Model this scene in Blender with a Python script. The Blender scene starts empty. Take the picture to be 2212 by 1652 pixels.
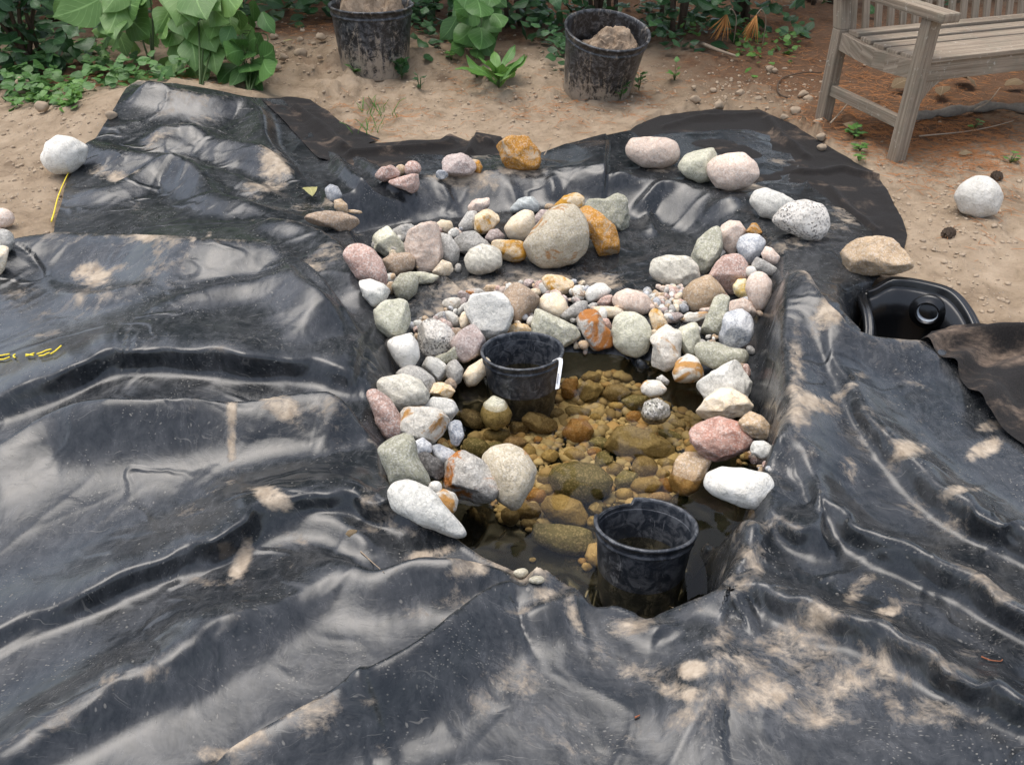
import bpy, bmesh, math, random
import numpy as np
from mathutils import Vector, Matrix

# ------------------------------------------------------------------ camera, sky, sun, exposure
scene = bpy.context.scene
col = scene.collection
PITCH = math.radians(35.0)
CAM_H = 1.45
FPX = 1900.0                     # focal length in pixels of a 2212 px wide picture
cam_data = bpy.data.cameras.new("camera")
cam_data.sensor_width = 36.0
cam_data.lens = 36.0 * FPX / 2212.0
cam_data.clip_start = 0.05
cam_data.clip_end = 300.0
cam = bpy.data.objects.new("camera", cam_data)
col.objects.link(cam)
cam.location = (0, 0, CAM_H)
cam.rotation_euler = (math.pi / 2 - PITCH, 0, 0)
scene.camera = cam

SUN_EL, SUN_AZ = math.radians(76), math.radians(-60)   # azimuth from +Y, clockwise
world = bpy.data.worlds.new("World")
scene.world = world
world.use_nodes = True
wn = world.node_tree
wn.nodes.clear()
sky = wn.nodes.new("ShaderNodeTexSky")
sky.sky_type = 'NISHITA'
sky.sun_disc = False
sky.sun_elevation = SUN_EL
sky.sun_rotation = SUN_AZ
sky.air_density = 1.0
sky.dust_density = 3.0
sky.ozone_density = 1.0
hs = wn.nodes.new("ShaderNodeHueSaturation")
hs.inputs["Saturation"].default_value = 0.58
bg = wn.nodes.new("ShaderNodeBackground")
bg.inputs["Strength"].default_value = 0.15
wo = wn.nodes.new("ShaderNodeOutputWorld")
wn.links.new(sky.outputs["Color"], hs.inputs["Color"])
wn.links.new(hs.outputs["Color"], bg.inputs["Color"])
wn.links.new(bg.outputs["Background"], wo.inputs["Surface"])

sun_data = bpy.data.lights.new("sun", 'SUN')
sun_data.energy = 1.0
sun_data.angle = math.radians(50)
sun_data.color = (1.0, 0.955, 0.88)
sun = bpy.data.objects.new("sun", sun_data)
col.objects.link(sun)
sdir = Vector((math.sin(SUN_AZ) * math.cos(SUN_EL), math.cos(SUN_AZ) * math.cos(SUN_EL), math.sin(SUN_EL)))
sun.rotation_euler = sdir.to_track_quat('Z', 'Y').to_euler()
sun.location = (-1, 3, 10)

vs = scene.view_settings
vs.view_transform = 'Standard'
vs.look = 'None'
vs.exposure = 1.04
vs.gamma = 1.0
vs.use_curve_mapping = False
scene.render.film_transparent = False
try:
    scene.cycles.max_bounces = 6
    scene.cycles.transparent_max_bounces = 12
    scene.cycles.caustics_reflective = False
    scene.cycles.caustics_refractive = False
except Exception:
    pass

rng = np.random.default_rng(7)
random.seed(7)

# ------------------------------------------------------------------ picture pixel -> place
CP, SP = math.cos(PITCH), math.sin(PITCH)
CAM = np.array([0.0, 0.0, CAM_H])
FWD = np.array([0.0, CP, -SP]); UPV = np.array([0.0, SP, CP]); RGT = np.array([1.0, 0, 0])

def ray(px, py):
    px = np.asarray(px, float); py = np.asarray(py, float)
    dx = (px - 1106.0) / FPX; dy = -(py - 826.0) / FPX
    return FWD + dx[..., None] * RGT + dy[..., None] * UPV      # unit depth along FWD

def unproj(px, py, z=0.0):
    d = ray(px, py)
    t = (np.asarray(z, float) - CAM_H) / d[..., 2]
    return CAM + t[..., None] * d

def ptz(px, py, z=0.0):
    return unproj(np.array(px, float), np.array(py, float), z)

# ------------------------------------------------------------------ noise
def _hash(ix, iy, iz, seed):
    h = (ix * 374761393 + iy * 668265263 + iz * 1274126177 + seed * 974634777) & 0xFFFFFFFF
    h = ((h ^ (h >> 13)) * 1274126177) & 0xFFFFFFFF
    h = ((h ^ (h >> 16)) * 2246822519) & 0xFFFFFFFF
    return ((h ^ (h >> 15)) & 0xFFFFFF) / float(0xFFFFFF) * 2 - 1

def vnoise(x, y, z=0.0, seed=0):
    x = np.asarray(x, float); y = np.asarray(y, float); z = np.asarray(z, float) + np.zeros_like(x)
    x0 = np.floor(x); y0 = np.floor(y); z0 = np.floor(z)
    fx = x - x0; fy = y - y0; fz = z - z0
    ix = x0.astype(np.int64); iy = y0.astype(np.int64); iz = z0.astype(np.int64)
    fx = fx * fx * fx * (fx * (fx * 6 - 15) + 10); fy = fy * fy * fy * (fy * (fy * 6 - 15) + 10); fz = fz * fz * fz * (fz * (fz * 6 - 15) + 10)
    r = 0
    for dz in (0, 1):
        wz = fz if dz else 1 - fz
        for dy in (0, 1):
            wy = fy if dy else 1 - fy
            for dx in (0, 1):
                wx = fx if dx else 1 - fx
                r = r + wx * wy * wz * _hash(ix + dx, iy + dy, iz + dz, seed)
    return r

def fbm(x, y, z=0.0, seed=0, oct=4, lac=2.03, gain=0.5):
    a, s, r = 1.0, 1.0, 0
    x = np.asarray(x, float); y = np.asarray(y, float); z = np.asarray(z, float)
    for o in range(oct):
        r = r + a * vnoise(x * s + 17.3 * o, y * s - 9.1 * o, z * s + 4.7 * o, seed + o)
        a *= gain; s *= lac
    return r

def sstep(t):
    t = np.clip(t, 0, 1)
    return t * t * (3 - 2 * t)

def seg_dist(X, Y, P, closed=False, signed=True):
    """distance to a polyline, the nearest fraction along it (index+t) and the side (+1 = left of travel)"""
    P = np.asarray(P, float)
    n = len(P)
    best = np.full(X.shape, 1e9); idx = np.zeros(X.shape); side = np.ones(X.shape)
    for i in range(n if closed else n - 1):
        a = P[i]; b = P[(i + 1) % n]
        ab = b - a; L2 = ab @ ab + 1e-12
        t = np.clip(((X - a[0]) * ab[0] + (Y - a[1]) * ab[1]) / L2, 0, 1)
        dx = X - (a[0] + t * ab[0]); dy = Y - (a[1] + t * ab[1])
        d = dx * dx + dy * dy
        m = d < best
        best = np.where(m, d, best); idx = np.where(m, i + t, idx)
        cr = ab[0] * (Y - a[1]) - ab[1] * (X - a[0])
        side = np.where(m, np.sign(cr), side)
    return np.sqrt(best), idx, side

def inside(X, Y, P):
    P = np.asarray(P, float); n = len(P)
    c = np.zeros(X.shape, bool)
    j = n - 1
    for i in range(n):
        xi, yi = P[i]; xj, yj = P[j]
        m = ((yi > Y) != (yj > Y)) & (X < (xj - xi) * (Y - yi) / (yj - yi + 1e-15) + xi)
        c ^= m
        j = i
    return c

def smooth_poly(P, k=6, closed=False):
    """Catmull-Rom through the points"""
    P = np.asarray(P, float); n = len(P); out = []
    m = n if closed else n - 1
    for i in range(m):
        p1 = P[i]; p2 = P[(i + 1) % n]
        p0 = P[(i - 1) % n] if (closed or i > 0) else 2 * p1 - p2
        p3 = P[(i + 2) % n] if (closed or i + 2 < n) else 2 * p2 - p1
        for q in range(k):
            t = q / k
            out.append(0.5 * ((2 * p1) + (-p0 + p2) * t + (2 * p0 - 5 * p1 + 4 * p2 - p3) * t * t + (-p0 + 3 * p1 - 3 * p2 + p3) * t ** 3))
    if not closed:
        out.append(P[-1])
    return np.array(out)

# ------------------------------------------------------------------ scene helpers
def link_mesh(name, verts, faces, mat=None, parent=None, smooth=True, mats=None, mat_idx=None):
    me = bpy.data.meshes.new(name)
    verts = np.asarray(verts, np.float32)
    if isinstance(faces, np.ndarray):
        k = faces.shape[1]; nf = len(faces)
        me.vertices.add(len(verts)); me.vertices.foreach_set("co", verts.ravel())
        me.loops.add(nf * k); me.loops.foreach_set("vertex_index", faces.astype(np.int32).ravel())
        me.polygons.add(nf)
        me.polygons.foreach_set("loop_start", (np.arange(nf) * k).astype(np.int32))
        me.polygons.foreach_set("loop_total", np.full(nf, k, np.int32))
        me.update(calc_edges=True)
        me.validate()
    else:
        me.from_pydata([tuple(map(float, v)) for v in verts], [], [tuple(map(int, f)) for f in faces])
        me.update()
    if smooth:
        me.polygons.foreach_set("use_smooth", np.ones(len(me.polygons), bool))
    if mat:
        me.materials.append(mat)
    for m in mats or []:
        me.materials.append(m)
    if mat_idx is not None:
        me.polygons.foreach_set("material_index", np.asarray(mat_idx, np.int32))
    o = bpy.data.objects.new(name, me)
    col.objects.link(o)
    if parent is not None:
        o.parent = parent
    return o

def add_attr(o, name, vals):
    a = o.data.attributes.new(name, 'FLOAT', 'POINT')
    a.data.foreach_set("value", np.asarray(vals, np.float32))

def tag(o, label=None, cat=None, group=None, kind=None):
    if label: o["label"] = label
    if cat: o["category"] = cat
    if group: o["group"] = group
    if kind: o["kind"] = kind
    return o

def empty(name, loc=(0, 0, 0), rot=(0, 0, 0)):
    o = bpy.data.objects.new(name, None)
    o.empty_display_size = 0.05
    o.location = loc; o.rotation_euler = rot
    col.objects.link(o)
    return o

class NT:
    """small helper for node materials"""
    def __init__(self, name):
        self.m = bpy.data.materials.new(name); self.m.use_nodes = True
        self.t = self.m.node_tree; self.t.nodes.clear()
        self.out = self.t.nodes.new("ShaderNodeOutputMaterial")
    def n(self, kind, **kw):
        nd = self.t.nodes.new(kind)
        for k, v in kw.items():
            if k.startswith("i_"):
                continue
            setattr(nd, k, v)
        return nd
    def l(self, a, b): self.t.links.new(a, b)
    def val(self, sock, v):
        if hasattr(v, "default_value") or isinstance(v, bpy.types.NodeSocket): self.l(v, sock)
        else: sock.default_value = v
    def coord(self, kind="Object"): return self.n("ShaderNodeTexCoord").outputs[kind]
    def pos(self): return self.n("ShaderNodeNewGeometry").outputs["Position"]
    def mapping(self, vec, scale=(1, 1, 1), rot=(0, 0, 0), loc=(0, 0, 0)):
        nd = self.n("ShaderNodeMapping"); self.l(vec, nd.inputs["Vector"])
        nd.inputs["Scale"].default_value = scale; nd.inputs["Rotation"].default_value = rot
        self.val(nd.inputs["Location"], loc)
        return nd.outputs[0]
    def noise(self, vec, scale, detail=4, rough=0.55, dist=0.0, out="Fac"):
        nd = self.n("ShaderNodeTexNoise"); self.l(vec, nd.inputs["Vector"])
        nd.inputs["Scale"].default_value = scale; nd.inputs["Detail"].default_value = detail
        nd.inputs["Roughness"].default_value = rough; nd.inputs["Distortion"].default_value = dist
        return nd.outputs[out]
    def voro(self, vec, scale, feature='F1', out="Distance", rnd=1.0):
        nd = self.n("ShaderNodeTexVoronoi", feature=feature); self.l(vec, nd.inputs["Vector"])
        nd.inputs["Scale"].default_value = scale; nd.inputs["Randomness"].default_value = rnd
        return nd.outputs[out]
    def ramp(self, fac, stops, interp='LINEAR'):
        nd = self.n("ShaderNodeValToRGB"); nd.color_ramp.interpolation = interp
        e = nd.color_ramp.elements
        while len(e) < len(stops): e.new(0.5)
        for k, (p, c) in enumerate(stops):
            e[k].position = p
            e[k].color = c if len(c) == 4 else (*c, 1)
        self.l(fac, nd.inputs["Fac"])
        return nd.outputs["Color"]
    def step(self, fac, a, b):
        nd = self.n("ShaderNodeMapRange", interpolation_type='SMOOTHSTEP'); self.l(fac, nd.inputs["Value"])
        nd.inputs["From Min"].default_value = a; nd.inputs["From Max"].default_value = b
        return nd.outputs[0]
    def mix(self, fac, a, b, mode='MIX'):
        nd = self.n("ShaderNodeMix", data_type='RGBA', blend_type=mode)
        self.val(nd.inputs[0], fac)
        for s, v in ((nd.inputs[6], a), (nd.inputs[7], b)):
            if isinstance(v, (tuple, list)): s.default_value = v if len(v) == 4 else (*v, 1)
            else: self.l(v, s)
        return nd.outputs[2]
    def math(self, op, a, b=0.0, clamp=False):
        nd = self.n("ShaderNodeMath", operation=op, use_clamp=clamp)
        self.val(nd.inputs[0], a); self.val(nd.inputs[1], b)
        return nd.outputs[0]
    def attr(self, name):
        nd = self.n("ShaderNodeAttribute"); nd.attribute_name = name
        return nd.outputs["Fac"]
    def bump(self, h, strength=0.3, dist=0.01, normal=None):
        nd = self.n("ShaderNodeBump"); self.l(h, nd.inputs["Height"])
        nd.inputs["Strength"].default_value = strength; nd.inputs["Distance"].default_value = dist
        if normal is not None: self.l(normal, nd.inputs["Normal"])
        return nd.outputs[0]
    def bsdf(self, color, rough=0.6, normal=None, spec=0.5, **kw):
        b = self.n("ShaderNodeBsdfPrincipled")
        if isinstance(color, (tuple, list)): b.inputs["Base Color"].default_value = color if len(color) == 4 else (*color, 1)
        else: self.l(color, b.inputs["Base Color"])
        self.val(b.inputs["Roughness"], rough)
        self.val(b.inputs["Specular IOR Level"], spec)
        if normal is not None: self.l(normal, b.inputs["Normal"])
        for k, v in kw.items():
            self.val(b.inputs[k], v)
        self.l(b.outputs[0], self.out.inputs["Surface"])
        return b
# ------------------------------------------------------------------ the dug pond: heights of the whole place
def pxpoly(pts, z=0.0):
    a = np.array(pts, float)
    return unproj(a[:, 0], a[:, 1], z)[:, :2]

def base_top(X, Y):
    z = 0.022 * fbm(X * 0.8 + 3, Y * 0.8, seed=3, oct=2)
    z = z + 0.06 * np.exp(-(((X - 1.02) / 0.20) ** 2 + ((Y - 2.25) / 0.42) ** 2))        # shoulder beside the filter tub
    z = z + 0.13 * np.exp(-(((X + 0.95) / 0.50) ** 2 + ((Y - 2.35) / 0.60) ** 2))        # mound on the left
    z = z + 0.16 * np.exp(-(((X + 1.75) / 0.50) ** 2 + ((Y - 4.35) / 0.50) ** 2))        # hump near the plants
    # earth banked up behind, where the shrubs stand
    z = z + 0.10 * sstep((Y - 4.6) / 1.2) + 0.07 * np.exp(-(((X - 0.15) / 0.35) ** 2 + ((Y - 5.0) / 0.35) ** 2)) + 0.08 * np.exp(-(((X + 0.9) / 0.5) ** 2 + ((Y - 5.4) / 0.4) ** 2))
    return z

def on_top(a, lift=0.0):
    """picture points laid on the uncut ground"""
    a = np.asarray(a, float)
    P = unproj(a[:, 0], a[:, 1], np.zeros(len(a)) + lift)
    for _ in range(10):
        z = base_top(P[:, 0], P[:, 1]) + lift
        P = P * .4 + unproj(a[:, 0], a[:, 1], z) * .6
    return P

# rim of the whole pit (pixel, pixel, width of the bank below that stretch of rim)
PIT = [(700, 440, .10), (745, 505, .10), (775, 560, .09), (803, 640, .08), (826, 720, .08), (845, 820, .08), (838, 900, .08), (840, 960, .08),
       (838, 1030, .08), (852, 1090, .07), (940, 1125, .06), (1010, 1170, .06), (1062, 1222, .06), (1150, 1262, .05), (1240, 1296, .05), (1285, 1325, .05),
       (1339, 1318, .05), (1393, 1348, .05), (1416, 1348, .05), (1439, 1320, .05), (1520, 1306, .05), (1578, 1292, .06), (1592, 1190, .07),
       (1612, 1115, .07), (1668, 1040, .05), (1676, 960, .05), (1680, 850, .05), (1680, 740, .05), (1688, 620, .07), (1700, 565, .12),
       (1650, 490, .20), (1560, 425, .22), (1450, 388, .22), (1300, 378, .22), (1150, 372, .22), (950, 388, .22), (830, 402, .18), (755, 425, .12)]
POND = [(880, 790, .14), (920, 745, .16), (985, 715, .20), (1080, 700, .24), (1200, 697, .26), (1330, 702, .26), (1440, 722, .24), (1520, 760, .2), (1580, 800, .15), (1640, 850, .12),
        (1668, 900, .12), (1690, 1030, .10), (1650, 1130, .10), (1640, 1250, .10), (1560, 1370, .08), (1400, 1430, .08), (1240, 1380, .08),
        (1040, 1290, .08), (900, 1190, .10), (830, 1120, .14), (790, 1000, .16), (800, 900, .16), (820, 800, .16)]
BOX = [(1800, 622, .16), (1850, 606, .10), (1900, 600, .04), (2000, 610, .03), (2060, 628, .03), (2120, 668, .03), (2150, 716, .03), (2140, 752, .03), (2070, 752, .05), (1960, 752, .08), (1850, 742, .12), (1800, 700, .16)]
PIT_Z, POND_Z = 0.125, 0.185
def _poly(tbl, z):
    a = np.array(tbl, float)
    return unproj(a[:, 0], a[:, 1], z)[:, :2], a[:, 2]
PIT_P, PIT_W = on_top(np.array(PIT)[:, :2])[:, :2], np.array(PIT)[:, 2]
POND_P, POND_W = _poly(POND, -PIT_Z)
BOX_P, BOX_W = _poly(BOX, 0.02)

def carve(X, Y, P, W, depth):
    d, idx, _ = seg_dist(X, Y, P, closed=True)
    i0 = np.floor(idx).astype(int) % len(W); f = idx - np.floor(idx)
    w = W[i0] * (1 - f) + W[(i0 + 1) % len(W)] * f
    s = sstep(d / w)
    return np.where(inside(X, Y, P), -depth * s, 0.0)

def base_h(X, Y):
    t = base_top(X, Y)
    s1 = -carve(X, Y, PIT_P, PIT_W, 1.0)
    return t * (1 - s1) + s1 * (-PIT_Z + 0.25 * 0.022 * fbm(X * 0.8 + 3, Y * 0.8, seed=3, oct=2)) + carve(X, Y, POND_P, POND_W, POND_Z)

WATER_Z = -0.178

# folds of the liner: picture points (left to right), height at each, width right of travel (towards us), width left of travel (away)
FOLDS = [
 ([(-140,610),(-60,585),(10,552),(40,527),(150,513),(295,515),(435,525),(602,539),(680,589),(736,659),(785,730)], [.04,.05,.055,.065,.07,.075,.08,.08,.08,.07,.03], .13, .018),
 ([(-120,930),(0,873),(140,813),(248,763),(335,758),(468,770),(636,783),(736,810),(800,850)], [.05,.06,.07,.075,.075,.07,.07,.065,.02], .042, .20),
 ([(-80,1010),(0,970),(134,903),(335,893),(552,873),(686,857),(740,875),(800,940)], [.05,.055,.065,.075,.085,.09,.085,.03], .10, .018),
 ([(84,997),(200,940),(318,910),(402,914),(468,980)], [.0,.03,.038,.03,.0], .075, .10),
 ([(-120,1425),(0,1367),(154,1307),(328,1230),(463,1180),(579,1114),(656,1085),(733,1076),(853,1101),(960,1165)], [.05,.05,.055,.06,.065,.075,.075,.075,.06,.01], .042, .13),
 ([(540,1170),(675,1136),(733,1134),(791,1171),(814,1225)], [.0,.022,.026,.022,.0], .035, .035),
 ([(-60,1665),(0,1634),(96,1580),(300,1472),(444,1391),(579,1329),(675,1290),(790,1240)], [.04,.05,.055,.06,.06,.055,.04,.01], .07, .10),
 ([(656,1198),(772,1232),(826,1236),(903,1213),(984,1215),(1057,1228),(1140,1257)], [.0,.05,.065,.075,.075,.045,.01], .075, .018),
 ([(440,1672),(540,1612),(733,1493),(768,1470),(903,1385),(1019,1304),(1096,1269),(1154,1257),(1204,1257),(1250,1269),(1281,1288)], [.03,.06,.085,.095,.105,.085,.055,.045,.04,.03,.02], .085, .018),
 ([(1250,1292),(1285,1292),(1306,1277),(1320,1264)], [.03,.035,.04,.02], .02, .02),
 ([(775,1480),(787,1525),(805,1570),(845,1640)], [.0,.02,.02,.01], .03, .015),
 ([(1595,1100),(1640,1118),(1744,1167),(1822,1215)], [.02,.04,.045,.005], .035, .12),
 ([(1690,1010),(1737,1045),(1802,1122),(1899,1177),(2053,1242),(2212,1319),(2360,1390)], [.0,.04,.055,.065,.068,.068,.065], .030, .060),
 ([(1500,1292),(1560,1286),(1629,1288),(1744,1331),(1860,1369),(1976,1423),(2092,1481),(2212,1535),(2360,1604)], [.02,.035,.045,.055,.06,.064,.065,.065,.05], .030, .060),
 ([(1720,700),(1800,830),(1899,960),(2014,1064),(2130,1122),(2212,1161),(2360,1232)], [.01,.035,.055,.066,.07,.07,.065], .032, .09),
 ([(1696,602),(1686,640),(1681,700),(1680,850),(1676,960),(1668,1045)], [.07,.105,.11,.10,.09,.03], .024, .16),
 ([(1694,612),(1740,680),(1800,722),(1850,744),(1960,752),(2080,752)], [.05,.06,.06,.055,.05,.03], .07, .028),
 ([(380,279),(457,302),(535,323),(574,341),(664,411)], [.02,.05,.06,.06,.01], .09, .05),
 ([(187,315),(278,335),(368,341),(418,355),(502,385),(636,445)], [.03,.05,.055,.055,.055,.02], .10, .05),
 ([(144,415),(234,412),(335,365),(402,372),(485,432),(669,482)], [.03,.04,.055,.055,.05,.02], .10, .05),
 ([(301,315),(351,281),(402,284),(469,311)], [.02,.06,.06,.02], .08, .07),
 ([(300,178),(335,187),(435,207),(522,214),(560,240),(580,310),(650,400)], [.06,.06,.06,.06,.06,.05,.02], .10, .05),
 ([(543,488),(600,486),(677,504),(729,540),(780,618),(806,682)], [.015,.045,.045,.045,.045,.01], .08, .04),
 ([(610,597),(651,643),(703,683),(760,760)], [.01,.045,.045,.02], .12, .03),
 ([(300,700),(420,640),(560,625),(650,660)], [.0,.025,.025,.0], .06, .05),
 ([(100,620),(180,640),(270,625),(330,610)], [.01,.025,.025,.0], .05, .04),
 ([(724,320),(742,359),(793,406),(858,437),(884,476)], [.02,.045,.05,.045,.02], .03, .03),
 ([(755,322),(832,380),(884,421),(907,442)], [.02,.035,.035,.02], .025, .03),
 ([(700,400),(735,470),(760,530)], [.02,.03,.01], .03, .03),
 ([(945,385),(965,425),(985,462)], [.01,.025,.02], .025, .02),
 ([(1085,395),(1110,430),(1120,470)], [.005,.02,.01], .03, .03),
 ([(1180,385),(1195,420),(1190,460)], [.005,.025,.01], .03, .03),
 ([(1308,300),(1305,340),(1303,375),(1296,440)], [.035,.035,.04,.03], .14, .012),
 ([(1298,415),(1339,384),(1388,399)], [.01,.03,.01], .03, .03),
 ([(1363,469),(1396,433),(1427,399),(1479,391)], [.02,.04,.04,.02], .03, .03),
 ([(1396,446),(1405,485),(1414,523)], [.02,.025,.005], .03, .03),
 ([(1505,446),(1569,430),(1640,415)], [.01,.03,.01], .05, .04),
 ([(1267,531),(1262,565),(1257,605)], [.012,.012,.012], .10, .008),
 ([(930,594),(960,602),(988,626),(1005,650)], [.012,.014,.014,.01], .08, .008),
 ([(1436,1650),(1513,1508),(1575,1480),(1640,1600)], [.03,.035,.02,.0], .07, .08),
 ([(1360,1400),(1420,1360),(1440,1400)], [.0,.02,.0], .03, .03),
 ([(1115,1367),(1154,1346),(1231,1311),(1254,1313)], [.01,.02,.02,.01], .06, .025),
 ([(1500,1330),(1540,1420),(1560,1520)], [.02,.02,.01], .05, .06),
 ([(1540,1275),(1570,1240),(1610,1215)], [.02,.03,.02], .03, .05),
 ([(1492,1197),(1530,1193),(1570,1190),(1610,1185)], [.11,.135,.135,.08], .05, .06),
 ([(985,1135),(1015,1105),(1040,1090)], [.10,.11,.05], .02, .02),
 ([(1360,770),(1385,790),(1430,805)], [.045,.075,.02], .02, .02),
]
# folds that lean over towards us so that their near side is undercut (index in the list: how far)
LEAN = {1: .055, 4: .05, 6: .03, 11: .03, 12: .030, 13: .030, 14: .032}
_F = []
for _k, (pts, hh, wr, wl) in enumerate(FOLDS):
    lean = LEAN.get(_k, 0.0)
    a = np.array(pts, float); h = np.array(hh, float)
    P = on_top(a)
    for _ in range(10):
        zb = base_h(P[:, 0], P[:, 1])
        P = P * .5 + unproj(a[:, 0], a[:, 1], zb + h) * .5
    Pm = smooth_poly(np.c_[P[:, :2], h], 5)
    T_ = np.gradient(Pm[:, :2], axis=0); T_ /= np.linalg.norm(T_, axis=1)[:, None] + 1e-9
    N_ = np.c_[T_[:, 1], -T_[:, 0]]                       # right of travel = towards us
    arc = np.r_[0, np.cumsum(np.linalg.norm(np.diff(Pm[:, :2], axis=0), axis=1))]
    Pm[:, 2] *= 1 + (.3 if _k in (12, 13, 14) else 1 if lean else .25) * (.30 * vnoise(arc * 5.0 + _k * 7.3, np.full(len(arc), _k * 1.7), seed=53) + .12 * vnoise(arc * 15 + _k, np.full(len(arc), _k * 3.1), seed=59))
    Pm[:, :2] += N_ * ((.002 if _k in (12, 13, 14) else .006) * vnoise(arc * 6 + _k * 3.3, np.full(len(arc), 2.2 * _k), seed=63))[:, None] * (arc[-1] > .3)
    Pm[:, :2] -= N_ * lean * .8
    _F.append((Pm, wr, wl, lean, N_))

def folds_h(X, Y, shift=None):
    z = np.zeros(X.shape)
    for Pm, wr, wl, lean, N_ in _F:
        R = 3.0 * max(wr, wl)
        m = (X > Pm[:, 0].min() - R) & (X < Pm[:, 0].max() + R) & (Y > Pm[:, 1].min() - R) & (Y < Pm[:, 1].max() + R)
        if not m.any(): continue
        x = X[m]; y = Y[m]
        d, idx, side = seg_dist(x, y, Pm[:, :2])
        i0 = np.clip(np.floor(idx).astype(int), 0, len(Pm) - 2); f = idx - i0
        h = Pm[i0, 2] * (1 - f) + Pm[i0 + 1, 2] * f
        w = np.where(side > 0, wl, wr) * (1 + .12 * vnoise(idx * .18 + Pm[0, 0] * 5, side * 3.0, seed=69))
        e = np.minimum(idx, len(Pm) - 1 - idx) / 4.0         # ends die away
        g = np.exp(-(d / w) ** 2 * 1.1) * (0.35 + 0.65 * sstep(e))
        z[m] += np.maximum(h, 0) * g
        if shift is not None and lean:
            k_ = lean * (.7 + .6 * vnoise(idx * .45 + Pm[0, 0] * 9, 0 * idx, seed=67)) * g * sstep(e) * np.clip(h / Pm[:, 2].max(), 0, 1)
            shift[0][m] += N_[i0, 0] * k_; shift[1][m] += N_[i0, 1] * k_
    return z

def wrinkles(X, Y):
    wx = X + 0.10 * fbm(X * 2.2, Y * 2.2, seed=41, oct=2); wy = Y + 0.10 * fbm(X * 2.2 + 9, Y * 2.2, seed=47, oct=2)
    amp = 0.35 + 0.65 * sstep(vnoise(X * 1.7, Y * 1.7, seed=5) * 0.9 + 0.5)
    r1 = 1 - np.abs(vnoise((wx + 0.5 * wy) * 3.0, (wy - 0.5 * wx) * 8.0, seed=11))
    r2 = 1 - np.abs(vnoise((wx - 0.8 * wy) * 7.0, (wy + 0.8 * wx) * 3.0, seed=13))
    r3 = vnoise(wx * 18, wy * 18, seed=17)
    calm = 1 - 0.75 * inside(X, Y, POND_P)
    bil = fbm(X * 1.7 + 5, Y * 1.7, seed=83, oct=2)
    return calm * (amp * (0.0025 * (r1 ** 3) + 0.0045 * (r2 ** 5) + 0.0008 * r3) + 0.016 * np.maximum(bil, -.5))

def liner_h(X, Y):
    return base_h(X, Y) + carve(X, Y, BOX_P, BOX_W, 0.22) + folds_h(X, Y) + wrinkles(X, Y) + 0.016

# a fine table of the support surface, raised later by every stone laid on it
GX0, GX1, GY0, GY1, GS = -2.6, 2.6, 0.55, 6.6, 0.006
_gx = np.arange(GX0, GX1, GS); _gy = np.arange(GY0, GY1, GS)
_GX, _GY = np.meshgrid(_gx, _gy)
HT = liner_h(_GX, _GY)
def h_at(x, y):
    fx = np.clip((np.asarray(x) - GX0) / GS, 0, HT.shape[1] - 1.001); fy = np.clip((np.asarray(y) - GY0) / GS, 0, HT.shape[0] - 1.001)
    i = fx.astype(int); j = fy.astype(int); fx = fx - i; fy = fy - j
    return (HT[j, i] * (1 - fx) + HT[j, i + 1] * fx) * (1 - fy) + (HT[j + 1, i] * (1 - fx) + HT[j + 1, i + 1] * fx) * fy

def hit(px, py):
    """where the ray through a picture point meets the support surface"""
    d = ray(np.array(float(px)), np.array(float(py)))
    ts = np.arange(0.8, 9.0, 0.01)
    p = CAM + ts[:, None] * d
    below = p[:, 2] < h_at(p[:, 0], p[:, 1])
    k = int(np.argmax(below)) if below.any() else len(ts) - 1
    lo, hi = ts[max(k - 1, 0)], ts[k]
    for _ in range(14):
        m = (lo + hi) / 2; q = CAM + m * d
        if q[2] < h_at(q[0], q[1]): hi = m
        else: lo = m
    return CAM + hi * d
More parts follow.
